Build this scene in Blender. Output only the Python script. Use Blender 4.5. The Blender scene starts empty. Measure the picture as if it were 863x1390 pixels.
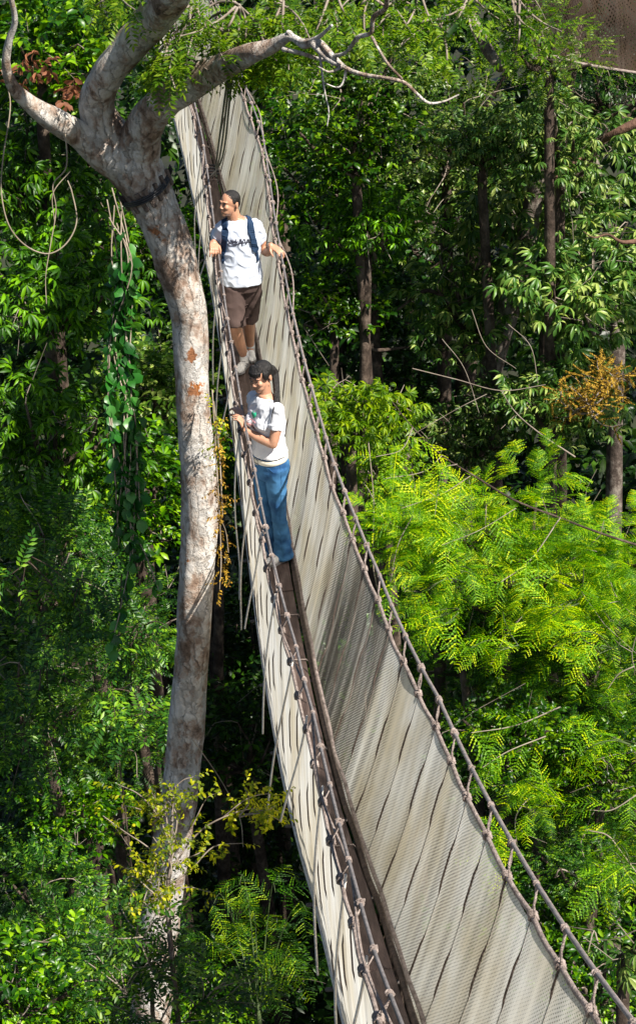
import bpy, math, random
import numpy as np
from mathutils import Vector, Matrix, noise, Euler
from mathutils.bvhtree import BVHTree
rad = math.radians
S = bpy.context.scene
COL = S.collection
random.seed(5); RNG = np.random.default_rng(5)

# ------------------------------------------------------------------ camera, sky, sun, exposure
PITCH, ROLL, FPX, CAMZ = rad(26), rad(3.5), 3000.0, 28.0
IW, IH = 863.0, 1390.0
Cc = np.array([0, 0, CAMZ])
Fw = np.array([0, math.cos(PITCH), -math.sin(PITCH)])
U0 = np.array([0, math.sin(PITCH), math.cos(PITCH)]); R0 = np.array([1.0, 0, 0])
Rt = R0*math.cos(ROLL) - U0*math.sin(ROLL)
Up = U0*math.cos(ROLL) + R0*math.sin(ROLL)
def at(u, v, D):                       # point of the place seen at photo position (u, v), D metres deep
    return Cc + D*(Fw + (u-IW/2)/FPX*Rt - (v-IH/2)/FPX*Up)
def at_y(u, v, Y):                     # the same, on the upright plane y = Y
    d = Fw + (u-IW/2)/FPX*Rt - (v-IH/2)/FPX*Up
    return Cc + d*(Y/d[1])
cam = bpy.data.cameras.new('camera'); camo = bpy.data.objects.new('camera', cam); COL.objects.link(camo)
cam.sensor_fit = 'HORIZONTAL'; cam.sensor_width = 24.0; cam.lens = FPX/IW*24.0
cam.clip_end = 2000
camo.matrix_world = Matrix(((Rt[0], Up[0], -Fw[0], 0), (Rt[1], Up[1], -Fw[1], 0), (Rt[2], Up[2], -Fw[2], CAMZ), (0, 0, 0, 1)))
S.camera = camo
S.render.resolution_x, S.render.resolution_y = 635, 1024
SUN_EL, SUN_AZ = rad(50), rad(50)      # azimuth: to the right of straight behind the camera
w = bpy.data.worlds.new('World'); S.world = w; w.use_nodes = True
nt = w.node_tree; bg = nt.nodes['Background']
sk = nt.nodes.new('ShaderNodeTexSky'); sk.sky_type = 'NISHITA'; sk.sun_disc = False
sk.sun_elevation = SUN_EL; sk.sun_rotation = math.pi - SUN_AZ
nt.links.new(sk.outputs[0], bg.inputs[0]); bg.inputs[1].default_value = 0.05
sd = Vector((math.sin(SUN_AZ)*math.cos(SUN_EL), -math.cos(SUN_AZ)*math.cos(SUN_EL), math.sin(SUN_EL)))
sl = bpy.data.lights.new('sun', 'SUN'); sl.energy = 5.0; sl.angle = rad(0.5); sl.color = (1.0, 0.94, 0.84)
so = bpy.data.objects.new('sun', sl); COL.objects.link(so); so.rotation_euler = sd.to_track_quat('Z', 'Y').to_euler()
so.location = (0, -20, 60)
S.view_settings.view_transform = 'Standard'; S.view_settings.look = 'None'
S.view_settings.gamma = 1; S.view_settings.use_curve_mapping = False
S.view_settings.exposure = 1.18
try:
    S.cycles.transparent_max_bounces = 16
except Exception: pass

# ------------------------------------------------------------------ helpers
def tag(o, label=None, cat=None, group=None, kind=None):
    if label: o['label'] = label
    if cat: o['category'] = cat
    if group: o['group'] = group
    if kind: o['kind'] = kind
    return o
def empty(name, loc=(0, 0, 0), rz=0):
    o = bpy.data.objects.new(name, None); COL.objects.link(o); o.location = loc; o.rotation_euler = (0, 0, rz)
    o.empty_display_size = 0.2
    return o
def link(name, me, mat=None, parent=None, smooth=True):
    if mat is not None and not me.materials: me.materials.append(mat)
    if smooth and len(me.polygons): me.polygons.foreach_set('use_smooth', np.ones(len(me.polygons), bool))
    o = bpy.data.objects.new(name, me); COL.objects.link(o)
    if parent: o.parent = parent
    return o
def tris_mesh(name, V, T):
    me = bpy.data.meshes.new(name)
    me.vertices.add(len(V)); me.vertices.foreach_set('co', np.asarray(V, np.float32).ravel())
    n = len(T)
    me.loops.add(n*3); me.loops.foreach_set('vertex_index', np.asarray(T, np.int32).ravel())
    me.polygons.add(n); me.polygons.foreach_set('loop_start', np.arange(n, dtype=np.int32)*3)
    me.update(calc_edges=True); me.validate()
    return me
class MB:
    def __init__(s): s.v = []; s.f = []
    def add(s, V, F):
        b = len(s.v); s.v += [tuple(map(float, p)) for p in V]; s.f += [tuple(i+b for i in q) for q in F]
    def box(s, c, size, M=None):
        x, y, z = [q/2 for q in size]
        V = [Vector((i*x, j*y, k*z)) for i in (-1, 1) for j in (-1, 1) for k in (-1, 1)]
        if M is not None: V = [M @ p for p in V]
        V = [p + Vector(c) for p in V]
        s.add(V, [(0, 1, 3, 2), (4, 6, 7, 5), (0, 4, 5, 1), (2, 3, 7, 6), (0, 2, 6, 4), (1, 5, 7, 3)])
    def tube(s, pts, radii, n=8, ends='round', wob=0, flat=1.0, up=None):
        P = [Vector(p) for p in pts]
        if not hasattr(radii, '__len__'): radii = [radii]*len(P)
        radii = list(radii)
        if ends == 'round':
            d0 = (P[0]-P[1]).normalized(); d1 = (P[-1]-P[-2]).normalized(); a, b = radii[0], radii[-1]
            P = [P[0]+d0*a*.95, P[0]+d0*a*.7] + P + [P[-1]+d1*b*.7, P[-1]+d1*b*.95]
            radii = [a*.3, a*.72] + radii + [b*.72, b*.3]
        rings = []
        ref = Vector(up) if up is not None else None
        prev = None
        for i, p in enumerate(P):
            t = (P[min(i+1, len(P)-1)] - P[max(i-1, 0)]).normalized()
            if ref is not None: a = ref - t*ref.dot(t)
            elif prev is None:
                a = Vector((0, 0, 1)) if abs(t.z) < .9 else Vector((1, 0, 0)); a = a - t*a.dot(t)
            else: a = prev - t*prev.dot(t)
            a.normalize(); prev = a; b = t.cross(a)
            rx = radii[i]
            ring = []
            for k in range(n):
                th = 2*math.pi*k/n
                r = rx
                if wob: r = rx*(1 + wob*noise.noise(p*1.7 + Vector((math.cos(th)*.8, math.sin(th)*.8, 0))) + (wob*.45*noise.noise(p*7 + Vector((math.cos(th)*1.6, math.sin(th)*1.6, 3))) if n > 18 else 0))
                ring.append(p + a*math.cos(th)*r*flat + b*math.sin(th)*r)
            rings.append(ring)
        V = [q for r in rings for q in r]; F = []
        for i in range(len(rings)-1):
            for k in range(n):
                k2 = (k+1) % n
                F.append((i*n+k, i*n+k2, (i+1)*n+k2, (i+1)*n+k))
        F.append(tuple(reversed(range(n)))); F.append(tuple((len(rings)-1)*n+k for k in range(n)))
        s.add(V, F)
    def loft(s, rings, n=24, e=2.3, M=None):        # rings: cx, cy, cz, rx, ry
        V = []; F = []
        for (cx, cy, cz, rx, ry) in rings:
            for k in range(n):
                th = 2*math.pi*k/n; c, d = math.cos(th), math.sin(th)
                p = Vector((cx + rx*math.copysign(abs(c)**(2/e), c), cy + ry*math.copysign(abs(d)**(2/e), d), cz))
                V.append(M @ p if M is not None else p)
        for i in range(len(rings)-1):
            for k in range(n):
                k2 = (k+1) % n
                F.append((i*n+k, i*n+k2, (i+1)*n+k2, (i+1)*n+k))
        F.append(tuple(reversed(range(n)))); F.append(tuple((len(rings)-1)*n+k for k in range(n)))
        s.add(V, F)
    def ell(s, c, r, M=None, nu=16, nv=10):
        V = []; F = []
        for i in range(nv+1):
            ph = math.pi*(i+.0)/nv; ph = min(max(ph, .02), math.pi-.02)
            for k in range(nu):
                th = 2*math.pi*k/nu
                p = Vector((r[0]*math.sin(ph)*math.cos(th), r[1]*math.sin(ph)*math.sin(th), r[2]*math.cos(ph))) + Vector(c)
                V.append(M @ p if M is not None else p)
        for i in range(nv):
            for k in range(nu):
                k2 = (k+1) % nu
                F.append((i*nu+k, (i+1)*nu+k, (i+1)*nu+k2, i*nu+k2))
        F.append(tuple(range(nu))); F.append(tuple(reversed([nv*nu+k for k in range(nu)])))
        s.add(V, F)
    def mesh(s, name='m'):
        me = bpy.data.meshes.new(name); me.from_pydata(s.v, [], s.f); me.update(); return me
    def build(s, name, mat, parent=None, smooth=True):
        return link(name, s.mesh(name), mat, parent, smooth)
def crom(P, n):                                      # Catmull-Rom through rows of numbers
    P = np.array(P, float); Q = np.vstack([2*P[0]-P[1], P, 2*P[-1]-P[-2]]); out = []
    for i in range(len(P)-1):
        a, b, c, d = Q[i:i+4]
        for t in np.linspace(0, 1, n, endpoint=False):
            out.append(.5*((2*b)+(-a+c)*t+(2*a-5*b+4*c-d)*t*t+(-a+3*b-3*c+d)*t**3))
    out.append(P[-1]); return np.array(out)

# ------------------------------------------------------------------ materials
def mat(name):
    m = bpy.data.materials.new(name); m.use_nodes = True
    n = m.node_tree; n.nodes.clear()
    out = n.nodes.new('ShaderNodeOutputMaterial'); return m, n, out
def N(n, t, **k):
    x = n.nodes.new(t)
    for a, b in k.items():
        if a in x.inputs: x.inputs[a].default_value = b
        else: setattr(x, a, b)
    return x
def ramp(n, stops):
    r = n.nodes.new('ShaderNodeValToRGB'); e = r.color_ramp.elements
    e[0].position, e[0].color = stops[0][0], (*stops[0][1], 1)
    e[1].position, e[1].color = stops[-1][0], (*stops[-1][1], 1)
    for p, c in stops[1:-1]: x = e.new(p); x.color = (*c, 1)
    return r
def simple(name, stops, scale=8, rough=.7, bump=.2, bscale=40, stretch=(1, 1, 1), detail=6, spec=.4, trans=0):
    m, n, out = mat(name); L = n.links.new
    tc = N(n, 'ShaderNodeTexCoord'); mp = N(n, 'ShaderNodeMapping'); mp.inputs['Scale'].default_value = stretch
    L(tc.outputs['Object'], mp.inputs[0])
    nz = N(n, 'ShaderNodeTexNoise', Scale=scale, Detail=detail); L(mp.outputs[0], nz.inputs['Vector'])
    r = ramp(n, stops); L(nz.outputs[0], r.inputs[0])
    b = N(n, 'ShaderNodeBsdfPrincipled', Roughness=rough); b.inputs['Specular IOR Level'].default_value = spec
    L(r.outputs[0], b.inputs['Base Color'])
    if bump:
        nb = N(n, 'ShaderNodeTexNoise', Scale=bscale, Detail=4); L(mp.outputs[0], nb.inputs['Vector'])
        bp = N(n, 'ShaderNodeBump', Strength=bump, Distance=.02); L(nb.outputs[0], bp.inputs['Height']); L(bp.outputs[0], b.inputs['Normal'])
    if trans:
        t = N(n, 'ShaderNodeBsdfTranslucent'); L(r.outputs[0], t.inputs[0]); mx = N(n, 'ShaderNodeMixShader'); mx.inputs[0].default_value = trans
        L(b.outputs[0], mx.inputs[1]); L(t.outputs[0], mx.inputs[2]); L(mx.outputs[0], out.inputs[0])
    else: L(b.outputs[0], out.inputs[0])
    return m
def leafmat(name, stops, rough=.38, trans=.22, tint=(1.25, 1.3, .35), spec=.32):
    m, n, out = mat(name); L = n.links.new
    g = N(n, 'ShaderNodeNewGeometry'); oi = N(n, 'ShaderNodeObjectInfo'); tc = N(n, 'ShaderNodeTexCoord')
    nz = N(n, 'ShaderNodeTexNoise', Scale=1.1, Detail=2); L(tc.outputs['Object'], nz.inputs['Vector'])
    a = N(n, 'ShaderNodeMath', operation='MULTIPLY_ADD'); a.inputs[1].default_value = .75; L(g.outputs['Random Per Island'], a.inputs[0])
    s2 = N(n, 'ShaderNodeMath', operation='MULTIPLY_ADD'); s2.inputs[1].default_value = .9; s2.inputs[2].default_value = -.28
    L(nz.outputs[0], s2.inputs[0]); L(s2.outputs[0], a.inputs[2])
    stops = [(p, tuple(x*(.55+.45*p) for x in c)) for p, c in stops]
    pw = N(n, 'ShaderNodeMath', operation='POWER'); pw.inputs[1].default_value = 1.75; L(a.outputs[0], pw.inputs[0])
    pm = N(n, 'ShaderNodeMath', operation='MULTIPLY'); pm.inputs[1].default_value = 1.35; L(pw.outputs[0], pm.inputs[0])
    r = ramp(n, stops); L(pm.outputs[0], r.inputs[0])
    hs = N(n, 'ShaderNodeHueSaturation'); L(r.outputs[0], hs.inputs['Color'])
    v = N(n, 'ShaderNodeMath', operation='MULTIPLY_ADD'); v.inputs[1].default_value = .55; v.inputs[2].default_value = .8; hs.inputs['Saturation'].default_value = 1.12
    L(oi.outputs['Random'], v.inputs[0]); L(v.outputs[0], hs.inputs['Value'])
    b = N(n, 'ShaderNodeBsdfPrincipled', Roughness=rough+.06); b.inputs['Specular IOR Level'].default_value = spec
    L(hs.outputs[0], b.inputs['Base Color'])
    t = N(n, 'ShaderNodeBsdfTranslucent'); mu = N(n, 'ShaderNodeMix', data_type='RGBA', blend_type='MULTIPLY'); mu.inputs[0].default_value = 1
    L(hs.outputs[0], mu.inputs[6]); mu.inputs[7].default_value = (*[c*1.6 for c in tint], 1); L(mu.outputs[2], t.inputs[0])
    mx = N(n, 'ShaderNodeMixShader'); mx.inputs[0].default_value = trans
    L(b.outputs[0], mx.inputs[1]); L(t.outputs[0], mx.inputs[2]); L(mx.outputs[0], out.inputs[0])
    return m
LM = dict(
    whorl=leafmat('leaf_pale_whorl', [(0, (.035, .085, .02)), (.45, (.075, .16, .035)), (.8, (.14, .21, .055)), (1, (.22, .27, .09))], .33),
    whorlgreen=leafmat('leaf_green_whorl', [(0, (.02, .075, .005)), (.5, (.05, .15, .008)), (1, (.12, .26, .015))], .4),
    lime=leafmat('leaf_lime', [(0, (.07, .17, .012)), (.5, (.15, .29, .015)), (1, (.27, .36, .03))], .45, .4),
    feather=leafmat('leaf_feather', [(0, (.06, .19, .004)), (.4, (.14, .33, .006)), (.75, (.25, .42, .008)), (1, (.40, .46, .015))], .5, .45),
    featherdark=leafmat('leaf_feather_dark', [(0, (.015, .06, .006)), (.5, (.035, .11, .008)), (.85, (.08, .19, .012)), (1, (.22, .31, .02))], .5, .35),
    pinnate=leafmat('leaf_pinnate', [(0, (.015, .055, .012)), (.5, (.035, .10, .018)), (.85, (.08, .17, .025)), (1, (.13, .22, .03))], .36),
    top=leafmat('leaf_canopy_top', [(0, (.05, .13, .015)), (.5, (.10, .2, .02)), (1, (.2, .28, .04))], .4, .4),
    ovate=leafmat('leaf_ovate', [(0, (.010, .042, .006)), (.5, (.03, .09, .010)), (.85, (.08, .17, .015)), (1, (.15, .25, .03))], .3),
    small=leafmat('leaf_small', [(0, (.03, .08, .015)), (.5, (.07, .14, .025)), (.85, (.13, .2, .04)), (1, (.22, .28, .08))], .3),
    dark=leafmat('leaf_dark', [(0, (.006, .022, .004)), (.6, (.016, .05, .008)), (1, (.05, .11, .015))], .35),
    yellow=leafmat('leaf_yellow', [(0, (.07, .12, .012)), (.5, (.20, .25, .02)), (1, (.42, .40, .05))], .45, .4),
    vine=leafmat('leaf_vine', [(0, (.02, .09, .02)), (.6, (.04, .15, .03)), (1, (.09, .22, .06))], .3, .2),
    gold=leafmat('flower_gold', [(0, (.11, .06, .015)), (.5, (.22, .13, .025)), (1, (.36, .24, .06))], .7, .2, (1, 1, 1)),
    brownleaf=leafmat('leaf_brown', [(0, (.1, .04, .02)), (1, (.22, .1, .06))], .6, .2, (1, .8, .6)),
)
def barkmat(name, kind='pale'):
    m, n, out = mat(name); L = n.links.new
    tc = N(n, 'ShaderNodeTexCoord'); mp = N(n, 'ShaderNodeMapping'); mp.inputs['Scale'].default_value = (1, 1, .8)
    L(tc.outputs['Object'], mp.inputs[0])
    w1 = N(n, 'ShaderNodeTexNoise', Scale=3.2, Detail=8, Roughness=.68); L(mp.outputs[0], w1.inputs['Vector'])
    w2 = N(n, 'ShaderNodeTexNoise', Scale=14, Detail=8, Roughness=.7); L(mp.outputs[0], w2.inputs['Vector'])
    ad = N(n, 'ShaderNodeMath', operation='MULTIPLY_ADD'); ad.inputs[1].default_value = .45; L(w2.outputs[0], ad.inputs[0]); 
    sc = N(n, 'ShaderNodeMath', operation='MULTIPLY'); sc.inputs[1].default_value = .62; L(w1.outputs[0], sc.inputs[0]); L(sc.outputs[0], ad.inputs[2])
    if kind == 'pale':
        r = ramp(n, [(.38, (.11, .070, .050)), (.45, (.215, .145, .105)), (.50, (.34, .26, .21)), (.54, (.44, .395, .35)), (.62, (.55, .52, .49))])
    elif kind == 'brown':
        r = ramp(n, [(.4, (.018, .013, .010)), (.52, (.05, .035, .027)), (.62, (.12, .09, .07))])
    else:
        r = ramp(n, [(.4, (.03, .024, .019)), (.52, (.08, .06, .05)), (.62, (.22, .19, .16))])
    L(ad.outputs[0], r.inputs[0])
    col = r.outputs[0]
    if kind == 'pale':
        # cracks / scaly ridges
        vo = N(n, 'ShaderNodeTexVoronoi', Scale=16); vo.feature = 'DISTANCE_TO_EDGE'
        mp2 = N(n, 'ShaderNodeMapping'); mp2.inputs['Scale'].default_value = (1, 1, .3); L(tc.outputs['Object'], mp2.inputs[0])
        dis = N(n, 'ShaderNodeVectorMath', operation='ADD'); L(mp2.outputs[0], dis.inputs[0])
        sc2 = N(n, 'ShaderNodeVectorMath', operation='SCALE'); sc2.inputs['Scale'].default_value = .12; L(w2.outputs[1], sc2.inputs[0]); L(sc2.outputs[0], dis.inputs[1])
        L(dis.outputs[0], vo.inputs['Vector'])
        # lichen spots of orange at their own places
        geo = N(n, 'ShaderNodeNewGeometry')
        spots = [(268, 527, 11), (260, 533, 6), (250, 762, 7.5), (246, 757, 4), (216, 312, 5), (262, 484, 5)]
        for (u, v, rr) in spots:
            p = at_y(u, v, 12.38)
            dn = N(n, 'ShaderNodeVectorMath', operation='DISTANCE'); L(geo.outputs['Position'], dn.inputs[0]); dn.inputs[1].default_value = tuple(p)
            nn = N(n, 'ShaderNodeMath', operation='MULTIPLY_ADD'); nn.inputs[1].default_value = .34; nn.inputs[2].default_value = -.17; L(w2.outputs[0], nn.inputs[0])
            sm = N(n, 'ShaderNodeMath', operation='ADD'); L(dn.outputs['Value'], sm.inputs[0]); L(nn.outputs[0], sm.inputs[1])
            lt = N(n, 'ShaderNodeMapRange'); lt.inputs['From Min'].default_value = rr/225+.008; lt.inputs['From Max'].default_value = rr/225-.006
            L(sm.outputs[0], lt.inputs[0])
            mx = N(n, 'ShaderNodeMix', data_type='RGBA'); L(lt.outputs[0], mx.inputs[0]); L(col, mx.inputs[6])
            mx.inputs[7].default_value = (.36, .13, .035, 1) if rr > 7 else (.3, .13, .06, 1); col = mx.outputs[2]
    b = N(n, 'ShaderNodeBsdfPrincipled', Roughness=.85); b.inputs['Specular IOR Level'].default_value = .2; L(col, b.inputs['Base Color'])
    bp = N(n, 'ShaderNodeBump', Strength=1.0, Distance=.05); L(ad.outputs[0], bp.inputs['Height']); nrm = bp.outputs[0]
    if kind == 'pale':
        mr = N(n, 'ShaderNodeMapRange'); mr.inputs['From Max'].default_value = .12; L(vo.outputs[0], mr.inputs[0])
        b2 = N(n, 'ShaderNodeBump', Strength=.7, Distance=.012); L(mr.outputs[0], b2.inputs['Height']); L(nrm, b2.inputs['Normal']); nrm = b2.outputs[0]
    L(nrm, b.inputs['Normal']); L(b.outputs[0], out.inputs[0]); return m
M_bark = barkmat('bark_lichen'); M_bbrown = barkmat('bark_brown', 'brown'); M_bgrey = barkmat('bark_grey', 'grey')
M_twig = simple('twig_pale', [(.3, (.12, .09, .07)), (.7, (.26, .22, .18))], 6, .8)
M_liana = simple('liana_bark', [(.3, (.13, .1, .07)), (.7, (.3, .25, .19))], 6, .8)
def netmat(name, base, cov, fa=52, fb=60):
    m, n, out = mat(name); L = n.links.new
    uv = N(n, 'ShaderNodeUVMap')
    rt = N(n, 'ShaderNodeMapping'); rt.inputs['Rotation'].default_value = (0, 0, rad(33)); L(uv.outputs[0], rt.inputs[0])
    sp = N(n, 'ShaderNodeSeparateXYZ'); L(rt.outputs[0], sp.inputs[0])
    def saw(o, freq):
        a = N(n, 'ShaderNodeMath', operation='MULTIPLY'); a.inputs[1].default_value = freq; L(o, a.inputs[0])
        b = N(n, 'ShaderNodeMath', operation='PINGPONG'); b.inputs[1].default_value = .5; L(a.outputs[0], b.inputs[0]); return b.outputs[0]
    a, b = saw(sp.outputs[0], fa), saw(sp.outputs[1], fb)
    mn = N(n, 'ShaderNodeMath', operation='MINIMUM'); L(a, mn.inputs[0]); L(b, mn.inputs[1])
    # gathers: strips of the net bunched together, running up and down
    mp = N(n, 'ShaderNodeMapping'); mp.inputs['Scale'].default_value = (9, .7, 1); L(uv.outputs[0], mp.inputs[0])
    nz = N(n, 'ShaderNodeTexNoise', Scale=1.0, Detail=3); L(mp.outputs[0], nz.inputs['Vector'])
    mp3 = N(n, 'ShaderNodeMapping'); mp3.inputs['Scale'].default_value = (.55, .5, 1); L(uv.outputs[0], mp3.inputs[0])
    nl = N(n, 'ShaderNodeTexNoise', Scale=1.0, Detail=1); L(mp3.outputs[0], nl.inputs['Vector'])
    th = N(n, 'ShaderNodeMath', operation='MULTIPLY_ADD'); th.inputs[1].default_value = .75; L(nz.outputs[0], th.inputs[0])
    t2 = N(n, 'ShaderNodeMath', operation='MULTIPLY_ADD'); t2.inputs[1].default_value = 1.3 if cov < 0 else .9; t2.inputs[2].default_value = cov; L(nl.outputs[0], t2.inputs[0]); L(t2.outputs[0], th.inputs[2])
    if cov < -.1 and fa == 52 and base[0] > .5:  # one stretch made more see-through, partly standing in for shade on the net
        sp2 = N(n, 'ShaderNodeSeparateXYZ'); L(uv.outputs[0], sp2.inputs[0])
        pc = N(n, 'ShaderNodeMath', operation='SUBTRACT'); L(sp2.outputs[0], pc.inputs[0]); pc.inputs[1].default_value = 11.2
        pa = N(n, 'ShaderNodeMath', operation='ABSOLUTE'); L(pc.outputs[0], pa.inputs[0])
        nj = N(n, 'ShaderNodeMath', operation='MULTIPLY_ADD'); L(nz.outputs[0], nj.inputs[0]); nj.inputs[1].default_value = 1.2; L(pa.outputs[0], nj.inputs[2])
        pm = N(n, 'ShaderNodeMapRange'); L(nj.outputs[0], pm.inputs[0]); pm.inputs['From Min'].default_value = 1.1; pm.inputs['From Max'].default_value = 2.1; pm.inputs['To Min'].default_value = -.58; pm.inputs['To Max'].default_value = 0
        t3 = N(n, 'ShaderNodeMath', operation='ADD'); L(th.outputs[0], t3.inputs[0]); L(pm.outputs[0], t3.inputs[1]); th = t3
    # strand width threshold, so more bunching = narrower holes
    ct = N(n, 'ShaderNodeMath', operation='MULTIPLY'); ct.inputs[1].default_value = .42; L(th.outputs[0], ct.inputs[0])
    df = N(n, 'ShaderNodeMath', operation='SUBTRACT'); L(ct.outputs[0], df.inputs[0]); L(mn.outputs[0], df.inputs[1])
    al = N(n, 'ShaderNodeMapRange'); al.inputs['From Min'].default_value = -.09; al.inputs['From Max'].default_value = .07; L(df.outputs[0], al.inputs[0])
    al.inputs['To Min'].default_value = .10
    cr = ramp(n, [(.3, tuple(c*.72 for c in base)), (.7, base)]); L(nz.outputs[0], cr.inputs[0])
    st = N(n, 'ShaderNodeTexNoise', Scale=2.2, Detail=5); L(uv.outputs[0], st.inputs['Vector'])
    sr = ramp(n, [(.35, (.80, .74, .62)), (.6, (1, 1, 1))]); L(st.outputs[0], sr.inputs[0])
    mu = N(n, 'ShaderNodeMix', data_type='RGBA', blend_type='MULTIPLY'); mu.inputs[0].default_value = 1; L(cr.outputs[0], mu.inputs[6]); L(sr.outputs[0], mu.inputs[7])
    d = N(n, 'ShaderNodeBsdfDiffuse'); L(mu.outputs[2], d.inputs[0]); t = N(n, 'ShaderNodeBsdfTranslucent'); L(mu.outputs[2], t.inputs[0])
    bp = N(n, 'ShaderNodeBump', Strength=.5, Distance=.02); L(nz.outputs[0], bp.inputs['Height']); L(bp.outputs[0], d.inputs['Normal'])
    mx = N(n, 'ShaderNodeMixShader'); mx.inputs[0].default_value = .52; L(d.outputs[0], mx.inputs[1]); L(t.outputs[0], mx.inputs[2])
    tr = N(n, 'ShaderNodeBsdfTransparent'); m2 = N(n, 'ShaderNodeMixShader'); L(al.outputs[0], m2.inputs[0]); L(tr.outputs[0], m2.inputs[1]); L(mx.outputs[0], m2.inputs[2])
    L(m2.outputs[0], out.inputs[0]); return m
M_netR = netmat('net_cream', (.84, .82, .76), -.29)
M_netL = netmat('net_white', (.93, .91, .86), .30)
M_rope = simple('rope_weathered', [(.3, (.14, .105, .09)), (.7, (.34, .28, .25))], 30, .9, .6, 120)
M_ropepale = simple('rope_pale', [(.3, (.5, .45, .4)), (.7, (.72, .68, .62))], 30, .9, .5, 120)
M_ropedark = simple('rope_dark', [(.3, (.05, .035, .028)), (.7, (.15, .11, .09))], 30, .9, .5, 120)
M_cable = simple('cable_grey', [(.3, (.09, .085, .085)), (.7, (.19, .17, .17))], 40, .6, .2, 150)
M_plank = simple('plank_brown', [(.3, (.045, .028, .023)), (.55, (.085, .056, .047)), (.75, (.15, .11, .095))], 3, .7, .4, 20, (14, 1, 4), 8)
M_metal = simple('ladder_metal', [(.3, (.05, .045, .04)), (.7, (.12, .1, .09))], 20, .6)

# ------------------------------------------------------------------ the ground
m_g = simple('forest_floor_litter', [(.3, (.006, .009, .004)), (.55, (.018, .02, .008)), (.75, (.02, .04, .01))], .6, .95, .6, 3)
gv = []; gf = []; G = 60
for i in range(G+1):
    for j in range(G+1):
        x = (i/G-.5); y = (j/G-.5); x = 900*math.copysign(abs(2*x)**2.2, x)/2; y = 900*math.copysign(abs(2*y)**2.2, y)/2
        gv.append((x, y+20, 1.2*noise.noise(Vector((x*.04, y*.04, 0)))+.25*noise.noise(Vector((x*.3, y*.3, 2)))))
gf = [(i*(G+1)+j, (i+1)*(G+1)+j, (i+1)*(G+1)+j+1, i*(G+1)+j+1) for i in range(G) for j in range(G)]
gmb = MB(); gmb.add(gv, gf); tag(gmb.build('ground', m_g), kind='structure')

# ------------------------------------------------------------------ the walkway
CX = [2.230370803247076e-05, -0.0018108667744102759, 0.050361339586624705, -0.6470606652126246, 3.0949035547983303]
CZ = [-0.0005237109975926475, 0.03658656102131778, -0.749131742665791, 25.654792483494703]
def bx(Y):
    if Y < 9: return np.polyval(CX, 9) - .08*(Y-9) - .01*min(1, max(0, (9-Y)))*0
    if Y > 24: return np.polyval(CX, 24) - .125*(Y-24)
    return np.polyval(CX, Y)
def sec(Y):                                          # floor right edge point, outward-right unit vector
    q = np.array([bx(Y), Y, np.polyval(CZ, Y)]); t = np.array([bx(Y+.05)-bx(Y-.05), .1]); t /= np.linalg.norm(t)
    return q, np.array([t[1], -t[0], 0.0])
def cabR(Y): return np.interp(Y, [6, 8, 9, 11, 12, 13, 14, 15, 16, 17, 18, 19, 20, 21, 23], [.33, .335, .34, .33, .30, .26, .24, .22, .21, .22, .24, .28, .32, .29, .28])
def cabL(Y): return np.interp(Y, [6, 7, 8, 9, 10, 12, 13, 14, 16, 18, 19, 20, 22], [-.32, -.30, -.28, -.26, -.23, -.24, -.25, -.27, -.29, -.28, -.26, -.24, -.24])
HC = 1.08
def P_(Y, o, h):
    q, c = sec(Y); return Vector(q + c*o + np.array([0, 0, h]))
Y0, Y1 = 3.0, 26.6
bridge = empty('rope_bridge', tuple(P_(15, -.15, -.05)))
tag(bridge, 'narrow sagging canopy walkway of planks between pale rope nets', 'rope bridge')
BI = -Vector(bridge.location)
def bchild(o): o.location = BI; return o
# deck boards
root = bridge
Y = Y0
k = 0
while Y < Y1:
    L_ = random.uniform(1.5, 1.9); mb = MB(); Ya, Yb = Y, min(Y+L_-.012, Y1); rows = 6
    dz = random.uniform(-.004, .004); lift = random.uniform(0, .006)
    V = []
    for i in range(rows+1):
        yy = Ya + (Yb-Ya)*i/rows
        for (o, h) in ((-.285, 0), (-.035, 0), (-.035, -.028), (-.285, -.028)): V.append(P_(yy, o, h-.002+dz+lift*i/rows))
    F = []
    for i in range(rows):
        for j in range(4): F.append((i*4+j, i*4+(j+1) % 4, (i+1)*4+(j+1) % 4, (i+1)*4+j))
    F += [(3, 2, 1, 0), tuple(rows*4+j for j in range(4))]
    mb.add(V, F); o = bchild(mb.build('deck_plank', M_plank, root, smooth=False))
    bv = o.modifiers.new('b', 'BEVEL'); bv.width = .004; bv.segments = 1
    Y += L_; k += 1
# ladder under the boards
for o_ in (-.27, -.05):
    mb = MB(); mb.tube([P_(y, o_, -.05) for y in np.arange(Y0, Y1, .4)], .018, 6); bchild(mb.build('ladder_rail', M_metal, root))
for y in np.arange(Y0+.2, Y1, .98):
    mb = MB(); mb.tube([P_(y, -.34, -.062), P_(y, .02, -.062)], .012, 6); bchild(mb.build('ladder_rung', M_metal, root))
# webbing straps laid across the boards
for y in (12.2, 12.9, 9.6, 17.9, 20.3, 21.6, 22.5):
    mb = MB(); mb.tube([P_(y, -.30, -.03), P_(y, -.288, .006), P_(y+.01, -.16, .008), P_(y, -.033, .006), P_(y, -.01, -.03)], .005, 6)
    bchild(mb.build('lashing', M_rope, root))
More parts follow.
